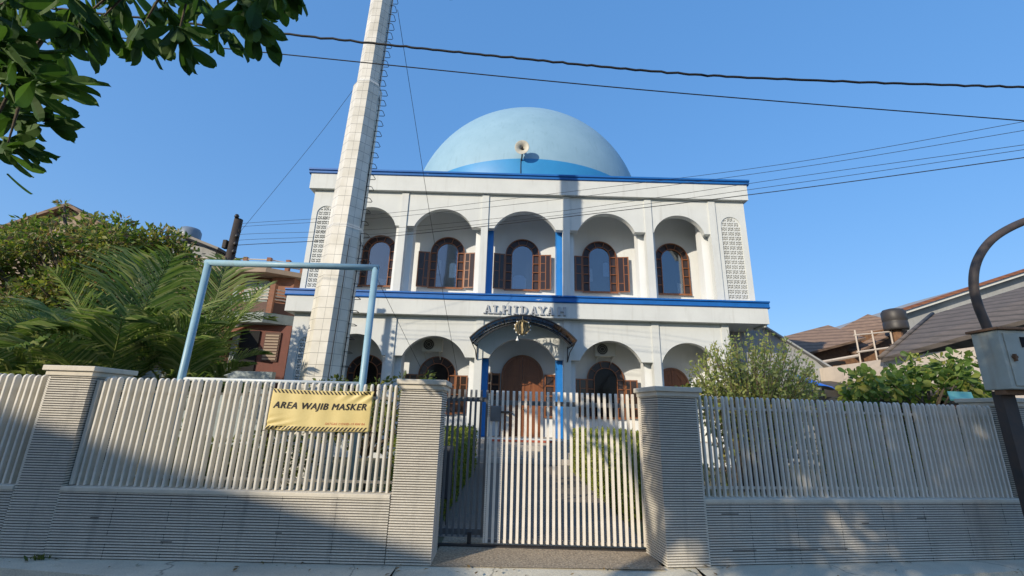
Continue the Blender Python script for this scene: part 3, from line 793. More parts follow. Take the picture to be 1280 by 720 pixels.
def window(cx, z0, ztop, hw, shutters, y=YB, gl='glass'):
    zs = ztop - hw; T = .034
    yf = y - .09
    outer = [(cx - hw, z0)] + arc(cx, hw, zs, hw, 24) + [(cx + hw, z0)]
    hi, n = hw * .60, 5
    # clear openings of the frame: centre, side lights, fan segments
    holes = [[(cx - hi + .0, z0 + T)] + arc(cx, hi, zs, hi, 20) + [(cx + hi, z0 + T)]]
    r0, r1 = hi + .03, hw - T
    for s in (-1, 1):
        for k in range(4):
            za = z0 + T + k * (zs - z0 - T) / 4; zb = z0 + T + (k + 1) * (zs - z0 - T) / 4 - .03
            xa, xb = sorted((cx + s * r0, cx + s * r1)); holes.append([(xa, za), (xb, za), (xb, zb), (xa, zb)])
    for k in range(n):
        t0 = math.pi * k / n + .018; t1 = math.pi * (k + 1) / n - .018
        a = [(cx + r0 * math.cos(t0 + (t1 - t0) * q / 4), zs + r0 * math.sin(t0 + (t1 - t0) * q / 4)) for q in range(5)]
        b = [(cx + r1 * math.cos(t0 + (t1 - t0) * q / 4), zs + r1 * math.sin(t0 + (t1 - t0) * q / 4)) for q in range(5)]
        holes.append(a + b[::-1])
    f = panel("window", outer, holes, yf, y - .003, MT['wood'], ms)
    MB().prism_y([(cx - hi - .02, z0 + .02)] + [p for p in arc(cx, hi + .02, zs, hi + .02, 20)] + [(cx + hi + .02, z0 + .02)], yf + .062, yf + .068).build("pane", MT[gl], f)
    if gl == 'glass':
        MB().prism_y([(cx - hi - .01, z0 + .03)] + [p for p in arc(cx, hi + .01, zs, hi + .01, 20)] + [(cx + hi + .01, z0 + .03)], y - .009, y - .005).build("pane_dark_sheet", MT['paneback'], f)  # flat dark sheet just behind the glass, in place of interior darkness
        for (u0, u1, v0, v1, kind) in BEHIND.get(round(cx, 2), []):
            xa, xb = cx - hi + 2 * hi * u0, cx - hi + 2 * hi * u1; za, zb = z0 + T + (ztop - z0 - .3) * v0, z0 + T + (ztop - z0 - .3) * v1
            if kind == 'w': MB().prism_y([(xa, za)] + arc((xa + xb) / 2, (xb - xa) / 2, zb - (xb - xa) * .35, (xb - xa) * .35, 10) + [(xb, za)], y - .014, y - .011).build("sky_patch", MT['skypatch'], f)  # flat blue patch behind the glass, painted as bright sky
            else: MB().prism_y([(xa, za), (xb, za), (xb - .01, zb), (xa + .02, zb + .04)], y - .018, y - .015).build("curtain", MT['curtain'], f)
    ring = MB()
    q0, q1 = hi + .022, hw - .02
    pts = [(cx + q1, z0 + .02)] + [(cx + q1 * math.cos(math.pi * i / 20), zs + q1 * math.sin(math.pi * i / 20)) for i in range(21)] + [(cx - q1, z0 + .02), (cx - q0, z0 + .02)] + [(cx - q0 * math.cos(math.pi * i / 20), zs + q0 * math.sin(math.pi * i / 20)) for i in range(21)] + [(cx + q0, z0 + .02)]
    o = panel("fanlight", pts, [], yf + .060, yf + .066, MT['glassdark'], f)
    if shutters:
        for s in (-1, 1):
            ang = R(random.uniform(7, 13))
            wl_, h0, h1 = .50, z0 + .0, zs + .01
            hinge = Vector((cx + s * (hw + .015), yf - .012, 0)); d = Vector((s * math.cos(ang), -math.sin(ang), 0)); nrm = Vector((d.y, -d.x, 0))
            m = MB(); inner = random.uniform(.20, .30)
            for a in (.026, inner, wl_ - .026): m.obox(hinge + d * a + Vector((0, 0, (h0 + h1) / 2)), d, nrm, (0, 0, 1), .026 if a != inner else .020, .02, (h1 - h0) / 2)
            for z in (h0 + .024, h1 - .024): m.obox(hinge + d * wl_ / 2 + Vector((0, 0, z)), d, nrm, (0, 0, 1), wl_ / 2 - .052, .017, .022)
            for k in range(1, 4):
                z = h0 + k * (h1 - h0) / 4
                a0, a1 = (.052, inner - .02) if random.random() < .6 else (inner + .02, wl_ - .052)
                m.obox(hinge + d * (a0 + a1) / 2 + Vector((0, 0, z)), d, nrm, (0, 0, 1), (a1 - a0) / 2, .014, .013)
            sh = m.build("shutter", MT['wood'], f)
            g = MB().obox(hinge + d * wl_ / 2 + Vector((0, 0, (h0 + h1) / 2)), d, nrm, (0, 0, 1), wl_ / 2 - .05, .004, (h1 - h0) / 2 - .045).build("shutter_glass", MT['shutterglass'], f)
    MB().box(cx - hw - .02, cx + hw + .02, yf - .03, yf - .002, z0 - .05, z0 + .012).build("sill", MT['wood'], f)
    return f
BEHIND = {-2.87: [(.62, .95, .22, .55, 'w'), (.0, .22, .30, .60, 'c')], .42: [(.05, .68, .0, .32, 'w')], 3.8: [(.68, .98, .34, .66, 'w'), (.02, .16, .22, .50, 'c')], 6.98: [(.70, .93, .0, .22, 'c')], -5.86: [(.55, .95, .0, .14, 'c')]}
WC = [-5.86, -2.87, .42, 3.80, 6.98]
for i, c in enumerate(WC):
    window(c, 6.74, 9.08, .745, 0 < i < 4)
for i, c in enumerate([-5.86, -2.96, None, 3.92, None]):
    if c is not None: window(c, 1.55, 3.80, .76, i in (1, 3), gl='void')
# wooden side door in the last lower bay
def arched_door(cx, hw, z0, ztop, name, y=YB):
    zs = ztop - hw
    outer = [(cx - hw, z0)] + arc(cx, hw, zs, hw, 24) + [(cx + hw, z0)]
    inner = [(cx - hw + .08, z0)] + arc(cx, hw - .08, zs, hw - .08, 24) + [(cx + hw - .08, z0)]
    d = panel(name, outer, [[(x, z + (.0005 if z == z0 else 0)) for x, z in inner]], y - .10, y - .003, MT['wood'], ms)
    for s in (-1, 1):
        xa, xb = cx + s * .006, cx + s * (hw - .083)
        arcpts = [(cx + s * (hw - .083) * math.cos(math.pi / 2 * i / 12), zs + (hw - .083) * math.sin(math.pi / 2 * i / 12)) for i in range(12)] + [(xa, zs + hw - .085)]
        poly = [(xa, z0), (xb, z0)] + arcpts
        holes = []
        lo, hi_ = sorted((cx + s * .10, cx + s * (hw - .19)))
        for (a, b) in ((z0 + .15, z0 + .75), (z0 + .9, z0 + 1.25), (z0 + 1.4, zs + .02)):
            holes.append([(lo, a), (hi_, a), (hi_, b), (lo, b)])
        holes.append([(lo if s > 0 else lo + .12, zs + .14), (hi_ - (.12 if s > 0 else 0), zs + .14), (hi_ - (.28 if s > 0 else 0), zs + .42), (lo + (.28 if s < 0 else 0), zs + .42)])
        leaf = panel("door_leaf", poly, holes, y - .075, y - .03, MT['door'], d)
        MB().box(lo - .03, hi_ + .03, y - .052, y - .035, z0 + .1, zs + .5).build("door_panel", MT['door'], d)
        MB().lathe([(0, 0), (.025, 0), (.025, .04), (0, .05)], (cx + s * .06, y - .075, z0 + 1.05), (0, -1, 0), 10).build("door_handle", MT['gold'], d, True)
    return d
arched_door(.52, .86, .76, 3.95, "door")
arched_door(6.62, .70, .76, 3.60, "side_door")
# wooden side lights beside the main door
for (xa, xb) in ((-.86, -.38), (1.42, 1.86)):
    holes = [[(xa + .06, z), (xb - .06, z), (xb - .06, z + .34), (xa + .06, z + .34)] for z in (1.56, 1.96, 2.36, 2.76)]
    f = panel("side_window", [(xa, 1.48), (xb, 1.48), (xb, 3.18), (xa, 3.18)], holes, YB - .10, YB - .003, MT['wood'], ms)
    MB().box(xa + .03, xb - .03, YB - .05, YB - .04, 1.5, 3.15).build("pane", MT['glassdark'], f)
sh = MB(); hinge = Vector((-.86, YB - .12, 0)); d = Vector((.35, -1, 0)).normalized(); nrm = Vector((d.y, -d.x, 0))
for a in (.035, .44): sh.obox(hinge + d * a + Vector((0, 0, 2.33)), d, nrm, (0, 0, 1), .035, .02, .85)
for z in (1.5, 1.92, 2.34, 2.76, 3.16): sh.obox(hinge + d * .24 + Vector((0, 0, z)), d, nrm, (0, 0, 1), .18, .017, .025)
sh.build("open_shutter", MT['wood'], ms)
# steps up to the door
stp = [(15.72, .19), (16.02, .38), (16.27, .57), (16.47, .735)]
for k, (y, z) in enumerate(stp):
    z0 = stp[k - 1][1] + .001 if k else 0.005
    s_ = MB().box(-1.15, 2.15, y, 16.515, z0, z).build("step", MT['step'], ms); bevel(s_, .012)
MB().box(-.55, 1.62, 16.452, 16.468, .66, .728).build("step_edging", MT['redtile'], ms)

# lettering on the band: slab-serif capitals
def slab_letter(ch, cx, z, h, w):
    m = MB(); y0, y1 = 16.43, 16.498; t = w * .24; sf = h * .14; e = w * (.045 if ch == 'H' else .08)
    x0, x1 = cx - w / 2, cx + w / 2
    k = [0]
    def bx(a, b, c, d):
        k[0] += 1; m.box(a, b, y0 + .0012 * k[0], y1 - .0006 * k[0], c, d)
    if ch == 'I':
        bx(cx - t * .6, cx + t * .6, z, z + h); bx(x0 + w * .12, x1 - w * .12, z, z + sf); bx(x0 + w * .12, x1 - w * .12, z + h - sf, z + h)
    elif ch == 'L':
        bx(x0 + e, x0 + e + t, z, z + h); bx(x0 - e, x0 + t + e * 3, z + h - sf, z + h); bx(x0 - e, x1, z, z + sf); bx(x1 - sf, x1, z, z + h * .36)
    elif ch == 'H':
        for a in (x0 + e, x1 - e - t):
            bx(a, a + t, z, z + h); bx(a - e, a + t + e, z, z + sf); bx(a - e, a + t + e, z + h - sf, z + h)
        bx(x0 + e, x1 - e, z + h * .43, z + h * .57)
    elif ch == 'A':
        m.prism_y([(x0 + e, z), (x0 + e + t * .55, z), (cx + t * .05, z + h * .86), (cx - t * .25, z + h)], y0, y1)
        m.prism_y([(x1 - e - t * 1.15, z), (x1 - e, z), (cx + t * .42, z + h), (cx - t * .25, z + h), ], y0 + .004, y1 - .002)
        bx(cx - w * .2, cx + w * .2, z + h * .24, z + h * .36); bx(x0 - e, x0 + t + e, z, z + sf); bx(x1 - t - 2.4 * e, x1 + e, z, z + sf)
    elif ch == 'Y':
        m.prism_y([(cx - t * .5, z + h * .42), (cx + t * .1, z + h * .42), (x0 + t * 1.1, z + h), (x0, z + h)], y0, y1)
        m.prism_y([(cx - t * .1, z + h * .42), (cx + t * .5, z + h * .42), (x1, z + h), (x1 - t * .55, z + h)], y0 + .004, y1 - .002)
        bx(cx - t * .5, cx + t * .5, z, z + h * .46); bx(cx - w * .3, cx + w * .3, z, z + sf); bx(x0 - e, x0 + t * 1.3, z + h - sf, z + h); bx(x1 - t, x1 + e, z + h - sf, z + h)
    elif ch == 'D':
        bx(x0 + e, x0 + e + t, z, z + h); bx(x0 - e, x0 + t + e, z, z + sf); bx(x0 - e, x0 + t + e, z + h - sf, z + h)
        n = 12; a = [(cx - w * .12 + (w * .60) * math.sin(math.pi * i / n), z + h / 2 - h / 2 * math.cos(math.pi * i / n)) for i in range(n + 1)]
        b = [(cx - w * .12 + (w * .60 - t) * math.sin(math.pi * i / n), z + h / 2 - (h / 2 - sf * .8) * math.cos(math.pi * i / n)) for i in range(n + 1)]
        for i in range(n): m.prism_y([a[i], a[i + 1], b[i + 1], b[i]], y0, y1)
    o = m.build("letter", MT['letter'], ms)
    return o
for ch, px in zip("ALHIDAYAH", (609.4, 621.2, 632.7, 644.4, 654.8, 667.1, 677.5, 687.9, 702.4)):
    p = at(px, 388.5 + (px - 609) * .028, 16.45)
    slab_letter(ch, p.x, p.z - .10, .33, .20 if ch == 'I' else .31 if ch == 'H' else .27)

# entrance canopy: a shallow barrel of smoked sheet on an iron frame
cv = mkobj("canopy", [], [], MT['iron'], ms)
CX, CR_, CZ0 = .45, 2.52, 2.50
def cpt(t, y, r): return (CX + r * math.sin(t), y, CZ0 + r * math.cos(t))
TA = .855
y0, y1 = 15.68, 16.745
n = 28
v = []; f = []
for i in range(n + 1):
    t = -TA + 2 * TA * i / n
    v += [cpt(t, y0, CR_), cpt(t, y1, CR_), cpt(t, y1, CR_ + .012), cpt(t, y0, CR_ + .012)]
for i in range(n):
    a = i * 4; b = a + 4
    f += [(a, b, b + 1, a + 1), (a + 3, a + 2, b + 2, b + 3), (a, a + 3, b + 3, b), (a + 1, b + 1, b + 2, a + 2)]
mkobj("canopy_sheet", v, f, MT['canopy'], cv)
def arch_tube(y, r, rad, ta=TA):
    return [cpt(-ta + 2 * ta * i / 30, y, r) for i in range(31)], rad
m = MB()
for (y, r, rad) in ((y0 - .01, CR_ + .0, .032), (y0 - .01, CR_ - .30, .020), (y1 - .03, CR_ - .035, .025), ((y0 + y1) / 2, CR_ - .03, .018)):
    pts, _ = arch_tube(y, r, rad, TA if r > CR_ - .2 else TA * .98); m.tube(pts, rad, 8)
for k in range(7):
    t = -TA + 2 * TA * k / 6
    m.tube([cpt(t, y0, CR_ - .02), cpt(t, y1, CR_ - .02)], .015, 6)
    m.tube([cpt(t, y0 - .01, CR_), cpt(t * .98, y0 - .01, CR_ - .30)], .012, 6)
m.build("canopy_frame", MT['iron'], cv)
for k in range(6):
    tm = -TA + 2 * TA * (k + .5) / 6
    for s in (-1, 1):
        pts = []
        for i in range(26):
            q = i / 25; a = q * math.pi * 2.6 * s; rr = .105 * (1 - q * .8)
            pts.append(cpt(tm + s * .055 + rr * math.sin(a) / CR_, y0 - .012, CR_ - .15 + rr * math.cos(a)))
        MB().tube(pts, .011, 5).build("scroll", MT['iron'], cv)
for s in (-1, 1):
    m = MB()
    e = Vector(cpt(s * TA, y0 + .05, CR_ - .03)); wx = CX + s * 1.70
    m.tube([e, (e.x - s * .02, (y0 + y1) / 2, e.z - .05), (wx, y1 - .04, e.z - .12)], .022, 6)
    m.tube([(wx, y1 - .04, e.z - .05), (wx, y1 - .04, e.z - .62)], .02, 6)
    m.tube([(wx, y1 - .05, e.z - .6), (wx + s * .03, 16.3, e.z - .32), (e.x - s * .02, 15.95, e.z - .06)], .018, 6)
    m.build("bracket", MT['iron'], cv)
v = []; f = []
for i in range(9):
    t = TA - .40 + .40 * i / 8
    v += [cpt(t, y0 + .04, CR_ - .012), cpt(t, y1 - .3, CR_ - .012)]
f = [(2 * i, 2 * i + 2, 2 * i + 3, 2 * i + 1) for i in range(8)]
o = mkobj("rust_patch", v, f, MT['rust'], cv); sm = o.modifiers.new("solid", 'SOLIDIFY'); sm.thickness = .004

# dome
DC, DR = Vector((.70, 25.5, 12.75)), 6.9
zb1, zb0 = 13.27, 12.38
def sphere_band(a0, a1, nlat, nlon=96):
    v = []; f = []
    for j in range(nlat + 1):
        e = a0 + (a1 - a0) * j / nlat
        for k in range(nlon):
            t = 2 * math.pi * k / nlon
            v.append(DC + Vector((DR * math.cos(e) * math.cos(t), DR * math.cos(e) * math.sin(t), DR * math.sin(e))))
    for j in range(nlat):
        for k in range(nlon):
            a, b = j * nlon + k, j * nlon + (k + 1) % nlon
            f.append((a, b, b + nlon, a + nlon))
    return v, f
v, f = sphere_band(math.asin((zb1 - DC.z) / DR), math.pi / 2 - .001, 40)
dm = mkobj("dome", v, f, MT['dome'], ms, True)
v, f = sphere_band(math.asin((zb0 - DC.z) / DR), math.asin((zb1 - DC.z) / DR), 8)
mkobj("dome_band", v, f, MT['domeband'], dm, True)
MB().lathe([(DR - .03, 11.08), (DR - .03, zb0 + .02)], (DC.x, DC.y, 0), (0, 0, 1), 96).build("drum", MT['white'], dm, True)
MB().lathe([(DR + .0, 12.20), (DR + .05, 12.20), (DR + .05, 12.26), (DR, 12.26)], (DC.x, DC.y, 0), (0, 0, 1), 96).build("drum_moulding", MT['iron'], dm)
p = at(652, 199, 18.55)
MB().tube([(p.x - .03, 18.62, 13.25), (p.x - .03, 18.60, 12.7), (p.x - .02, 18.60, 12.2)], .022, 6).build("conduit", MT['wire'], dm)

# horn loudspeaker on the dome front
hp = at(652.5, 184, 18.15)
ht = thing("horn_loudspeaker", (hp.x, 18.6, hp.z - .35), "cream horn loudspeaker on the front of the pale blue dome", "loudspeaker")
ax = Vector((-.10, -1, -.16)).normalized()
prof = [(.06, -.42), (.07, -.25), (.10, -.15), (.17, -.06), (.26, -.015), (.33, .0), (.34, .012), (.325, .012), (.25, -.008), (.16, -.05), (.09, -.14), (.05, -.20), (.0, -.21)]
MB().lathe(prof, hp, ax, (28)).build("bell", MT['horn'], ht, True)
MB().lathe([(0, -.2), (.05, -.18), (.05, -.02), (.03, .0), (0, .005)], hp, ax, 14).build("driver", MT['iron'], ht, True)
MB().tube([hp - ax * .2, hp - ax * .2 + Vector((0, .05, -.30)), (hp.x, 18.66, hp.z - .42)], .035, 8).build("bracket", MT['iron'], ht)

# gilt hanging lantern under the canopy edge
lc = at(653, 409.5, 15.58)
lt = thing("hanging_lantern", lc, "round gilt lantern with white bulbs hanging at the canopy front", "lantern")
m = MB(); r = .27
for k in range(9):
    t = math.pi * k / 9
    m.tube([lc + Vector((r * math.cos(t) * math.sin(a), r * math.sin(t) * math.sin(a), r * .95 * math.cos(a))) for a in [math.pi * 2 * q / 20 for q in range(21)]], .011, 5, False)
m.lathe([(.0, -.26), (.05, -.26), (.03, -.2), (.03, .2), (.05, .27), (0, .28)], lc, (0, 0, 1), 10)
m.tube([lc + Vector((0, 0, .27)), lc + Vector((0, .05, .42))], .012, 5)
m.build("lantern_cage", MT['gold'], lt)
for k in range(12):
    a = math.pi * 2 * k / 12 + .2
    if 1.2 < (a % (2 * math.pi)) < 1.9: continue
    q = lc + Vector((.285 * math.cos(a), -.02, .27 * math.sin(a)))
    MB().lathe([(0, -.03), (.021, -.021), (.03, 0), (.021, .021), (0, .03)], q, (0, 0, 1), 8).build("bulb", MT['bulb'], lt, True)
q = lc + Vector((-.17, 0, -.42))
MB().lathe([(0, .10), (.015, .1), (.02, .04), (.055, -.03), (.045, -.06), (0, -.065)], q, (0, 0, 1), 12).build("pendant_lamp", MT['bulb'], lt, True)
MB().tube([q + Vector((0, 0, .1)), q + Vector((.05, 0, .25))], .006, 5).build("cord", MT['wire'], lt)

# air conditioners high on the lower gallery wall
for (px, py, lab) in ((540, 431, "white outdoor air conditioner under the arch left of the entrance"), (757, 437, "white outdoor air conditioner under the arch right of the entrance")):
    c = at(px, py, 17.95)
    t = thing("air_conditioner", (c.x, 18.1, c.z - .3), lab, "air conditioner", "outdoor air conditioner units")
    bevel(MB().box(c.x - .42, c.x + .42, 17.95, 18.27, c.z - .27, c.z + .27).build("casing", MT['ac'], t), .02)
    MB().lathe([(0, 0), (.225, 0), (.225, .008), (0, .008)], (c.x - .13, 17.947, c.z + .01), (0, -1, 0), 26).build("fan_grille", MT['fan'], t)
    m = MB()
    for r_ in (.08, .15, .215): m.tube([(c.x - .13 + r_ * math.cos(a), 17.932, c.z + .01 + r_ * math.sin(a)) for a in [math.pi * 2 * q / 20 for q in range(21)]], .005, 4, False)
    m.build("grille_ring", MT['ac'], t)
    for s in (-.3, .3):
        m = MB(); m.box(c.x + s - .015, c.x + s + .015, 17.93, 18.49, c.z - .31, c.z - .275); m.obox((c.x + s, 18.3, c.z - .42), (1, 0, 0), (0, 1, -.6), (0, .6, 1), .013, .2, .013)
        m.build("wall_bracket", MT['ac'], t)

# ------------------------------------------------------------------ minaret
mt = thing("minaret", (-4.16, 10.0, 0), "slender octagonal tiled minaret with rungs rising left of the entrance", "minaret")
def mcen(z): return Vector((-4.17 + .019 * z, 10.0, z))
def octo(name, z0, z1, w0, w1, mat, parent):
    v = []; f = []; uv = []
    nz = max(1, int((z1 - z0) / .5))
    for j in range(nz + 1):
        z = z0 + (z1 - z0) * j / nz; wv = w0 + (w1 - w0) * j / nz; c = mcen(z); rr = wv / 2 / math.cos(math.pi / 8)
        for k in range(8):
            t = math.pi / 8 + k * math.pi / 4
            v.append(c + Vector((rr * math.cos(t), rr * math.sin(t), 0)))
    for j in range(nz):
        za, zb = z0 + (z1 - z0) * j / nz, z0 + (z1 - z0) * (j + 1) / nz
        for k in range(8):
            a, b = j * 8 + k, j * 8 + (k + 1) % 8
            f.append((a, b, b + 8, a + 8)); uv += [(.5 * k - .25, za), (.5 * k + .25, za), (.5 * k + .25, zb), (.5 * k - .25, zb)]
    top = nz * 8
    f.append(tuple(top + k for k in range(8))); uv += [(.1, .1)] * 8
    return mkobj(name, v, f, mat, parent, False, uv)
octo("shaft", 0, 5.72, .86, .79, MT['tile'], mt)
octo("shaft", 5.721, 9.82, .74, .68, MT['tile'], mt)
octo("shaft", 9.821, 17.5, .56, .54, MT['tile'], mt)
octo("shoulder", 9.80, 9.90, .69, .60, MT['tile'], mt)
octo("shoulder", 5.70, 5.80, .80, .76, MT['tile'], mt)
z = 2.2
while z < 15.5:
    wv = .83 if z < 5.7 else (.71 if z < 9.8 else .55)
    c = mcen(z); x = c.x + wv / 2; e = .135
    MB().tube([(x - .02, 9.94, z), (x + e - .03, 9.94, z), (x + e, 9.97, z), (x + e, 10.14, z), (x + e - .03, 10.17, z), (x - .02, 10.17, z)], .0085, 6).build("rung", MT['iron'], mt)
    z += .315
m = MB()
for (dx, dy, za, zb) in ((.30, -.42, .2, 5.6), (.43, -.06, .2, 17)):
    m.tube([mcen(zz) + Vector((dx * (1 if zz < 5.7 else .86 if zz < 9.8 else .70), dy * (1 if zz < 5.7 else .86 if zz < 9.8 else .7), 0)) for zz in np.arange(za, zb, .4)], .011, 5)
m.build("cable", MT['wire'], mt)

# ------------------------------------------------------------------ wires
def wire(pts, r, label, group="overhead cables and stays", n=40, wob=0.0):
    P = [Vector(p) for p in pts]
    # Catmull-Rom through the points
    out = []
    for i in range(len(P) - 1):
        p0, p1, p2, p3 = P[max(0, i - 1)], P[i], P[i + 1], P[min(len(P) - 1, i + 2)]
        for k in range(n // (len(P) - 1)):
            t = k / (n // (len(P) - 1))
            q = .5 * ((2 * p1) + (p2 - p0) * t + (2 * p0 - 5 * p1 + 4 * p2 - p3) * t * t + (3 * p1 - p0 - 3 * p2 + p3) * t ** 3)
            if wob: q = q + Vector((0, 0, wob * math.sin(len(out) * 1.9) * random.random()))
            out.append(q)
    out.append(P[-1])
    o = MB().tube(out, r, 6).build("cable", MT['wire'], None, True, origin=tuple(P[0]))
    return tag(o, label, "cable", group)
wire([at(*p, 4.6) for p in ((-160, -14), (0, 3), (362, 43), (640, 72), (900, 95), (1280, 109), (1460, 112))], .014, "thick black twisted cable, uppermost across the sky", n=240, wob=.012)
wire([at(*p, 5.0) for p in ((-160, 15), (90, 41), (345, 67), (800, 112), (1280, 151), (1460, 166))], .0075, "thin black cable just below the thick twisted one")
PX = [(320, 12.6), (480, 12.2), (700, 11.0), (980, 8.8), (1280, 7.0), (1400, 6.5)]
for ys, r, lab in (((278, 267, 241, 205, 152, 128), .0052, "highest of the five thin wires slanting across the upper facade"),
                   ((282, 272, 249, 212, 163, 142), .0052, "second from top of the five wires slanting across the upper facade"),
                   ((292, 286, 264, 223, 181, 163), .0052, "middle one of the five wires slanting across the upper facade"),
                   ((299, 292, 269, 231, 187, 170), .0052, "fourth from top of the five wires slanting across the upper facade"),
                   ((305, 296, 272, 238, 197, 180), .009, "lowest and thickest of the five wires slanting across the upper facade")):
    k = ys[0]
    wire([(-8.45, 12.7, at(300, k + 2, 12.7).z)] + [at(x, y, Y) for (x, Y), y in zip(PX, ys)], r, lab)
wire([mcen(9.75) + Vector((-.33, -.1, 0)), at(390, 180, 11), at(300, 290, 12.65)], .0052, "thin stay running from the minaret shoulder down to the timber pole")
wire([at(497, 12, 10), at(514, 120, 11.3), at(536, 260, 13.2), at(555, 374, 14.8), at(575, 482, 15.9)], .0075, "thin stay hanging from the minaret top past the left upper windows")
wire([mcen(5.62) + Vector((.36, -.2, 0)), at(477, 360, 11.2), at(524, 456, 13.5), at(540, 490, 14.2)], .006, "thin stay falling from the minaret joint towards the left lower arch")

# utility pole
ut = thing("utility_pole", (-8.5, 12.7, 0), "dark timber utility pole with insulators above the palms", "utility pole")
MB().tube([(-8.62, 12.7, 0), (-8.49, 12.7, 7.15)], [.16, .12], 12).build("pole", MT['timber'], ut, True)
MB().box(-8.60, -8.38, 12.64, 12.76, 6.72, 6.80).build("crossarm", MT['timber'], ut)
m = MB()
for z in (7.2, 6.55, 6.3, 6.05): m.lathe([(0, -.06), (.05, -.06), (.07, 0), (.04, .06), (0, .07)], (-8.49 + (.14 if z < 7 else 0), 12.58, z), (0, 0, 1), 10)
m.build("insulator", MT['iron'], ut, True)
bevel(MB().box(-8.74, -8.62, 12.55, 12.7, 6.15, 6.42).build("fuse_box", MT['timber'], ut), .02)

# ------------------------------------------------------------------ street pole with meter box
lp_ = thing("lamp_pole", (6.40, 5.80, 0), "black steel street pole bending into a gooseneck at right edge", "lamp pole")
MB().box(6.28, 6.45, 5.78, 5.90, -.12, 2.05).build("pole", MT['pole'], lp_)
pts = [at(x, y, 5.85) for x, y in ((1238, 420), (1232, 405), (1222, 380), (1217, 355), (1220, 330), (1232, 308), (1250, 292), (1280, 277), (1320, 265), (1370, 262))]
sm_ = []
for i in range(len(pts) - 1):
    p0, p1, p2, p3 = pts[max(0, i - 1)], pts[i], pts[i + 1], pts[min(len(pts) - 1, i + 2)]
    for k in range(6):
        t = k / 6; sm_.append(.5 * ((2 * p1) + (p2 - p0) * t + (2 * p0 - 5 * p1 + 4 * p2 - p3) * t * t + (3 * p1 - p0 - 3 * p2 + p3) * t ** 3))
MB().tube(sm_ + [pts[-1]], .053, 16).build("gooseneck", MT['pole'], lp_, True)
mb_ = thing("meter_box", (6.55, 5.75, 2.06), "pale grey rusty meter box mounted on the black street pole", "meter box")
bx = MB().box(6.20, 7.05, 5.56, 5.90, 2.06, 2.80).build("casing", MT['meter'], mb_); bevel(bx, .012)
bevel(MB().box(6.17, 7.09, 5.52, 5.94, 2.802, 2.835).build("lid", MT['rust'], mb_), .006)
bevel(MB().box(6.25, 6.99, 5.545, 5.558, 2.10, 2.76).build("door", MT['meter'], mb_), .005)
MB().box(6.44, 6.60, 5.535, 5.543, 2.58, 2.71).build("meter_window", MT['dark'], mb_)
m = MB().box(6.275, 6.335, 5.52, 5.543, 2.44, 2.47); m.box(6.29, 6.31, 5.51, 5.543, 2.40, 2.49); m.build("latch", MT['rust'], mb_)
MB().box(6.22, 6.50, 5.66, 5.80, 2.0, 2.058).build("mounting_plate", MT['rust'], mb_)

# ------------------------------------------------------------------ neighbouring buildings
# left: terracotta house with balcony
bh = thing("terracotta_house", (-12.5, 20, 0), "terracotta two storey house with balcony left of the mosque", "house")
MB().box(-15.6, -9.95, 20.0, 27, 0, 5.18).build("lower_wall", MT['darkred'], bh)
MB().box(-15.6, -11.3, 20.35, 27, 5.63, 7.49).build("upper_wall", MT['brick'], bh)
MB().prism_y([(-11.298, 5.63), (-10.25, 5.63), (-10.25, 7.49), (-11.298, 7.49)], 20.15, 27).build("bay_wall", MT['brick'], bh)
v = [(-12.85, 19.45), (-10.9, 19.25), (-9.8, 20.1), (-9.8, 26), (-15.8, 26), (-15.8, 19.6)]
def poly_slab(poly, z0, z1, flare=0):
    m = MB(); n = len(poly); cx = sum(p[0] for p in poly) / n; cy = sum(p[1] for p in poly) / n
    lo = [(cx + (x - cx) * (1 - flare), cy + (y - cy) * (1 - flare), z0) for x, y in poly]; hi = [(x, y, z1) for x, y in poly]
    return m.add(lo + hi, [tuple(range(n - 1, -1, -1)), tuple(range(n, 2 * n))] + [(i, (i + 1) % n, (i + 1) % n + n, i + n) for i in range(n)])
poly_slab(v, 5.20, 5.62, .05).build("cornice", MT['palegreen'], bh)
poly_slab([(-12.6, 19.6), (-10.9, 19.45), (-9.95, 20.2), (-9.95, 20.5), (-10.9, 19.75), (-12.6, 19.9)], 5.63, 6.15).build("balcony_wall", MT['brown'], bh)
m = MB()
for z in (6.3, 6.45, 6.6, 6.75): m.tube([(-12.5, 19.7, z), (-10.95, 19.55, z)], .03, 6); m.tube([(-10.75, 19.6, z), (-10.0, 20.3, z)], .03, 6)
m.build("balcony_rail", MT['cream'], bh)
MB().box(-12.68, -12.5, 19.62, 19.8, 5.63, 7.0).build("balcony_post", MT['palegreen'], bh)
MB().box(-10.95, -10.72, 19.45, 19.7, 5.63, 7.0).build("balcony_post", MT['brick'], bh)
w_ = MB().box(-12.62, -11.45, 20.29, 20.348, 6.0, 7.35).build("window", MT['palegreen'], bh); MB().box(-12.05, -12.0, 20.27, 20.288, 6.0, 7.45).build("mullion", MT['brown'], w_)
poly_slab([(-15.9, 19.5), (-11.2, 19.3), (-9.95, 20.1), (-9.95, 26), (-15.9, 26)], 7.5, 7.72).build("roof_slab", MT['beige'], bh)
for x in (-14.6, -13.4, -12.4, -11.3, -10.55, -10.0):
    y = 19.55 if x < -11.2 else 19.4 + (x + 11.2) * .65
    MB().box(x - .09, x + .09, y, y + .18, 7.722, 8.28).build("parapet_post", MT['brick'], bh)
m = MB()
for z in (7.95, 8.18): m.tube([(-15.5, 19.6, z), (-11.3, 19.6, z), (-10.0, 20.3, z)], .028, 6)
m.build("parapet_rail", MT['cream'], bh)
w_ = MB().box(-11.05, -10.35, 19.93, 19.998, 3.55, 4.85).build("window", MT['brown'], bh)
m = MB()
for k in range(9): m.box(-11.0, -10.4, 19.90, 19.928, 3.62 + k * .13, 3.70 + k * .13)
m.build("louvre", MT['beige'], w_)
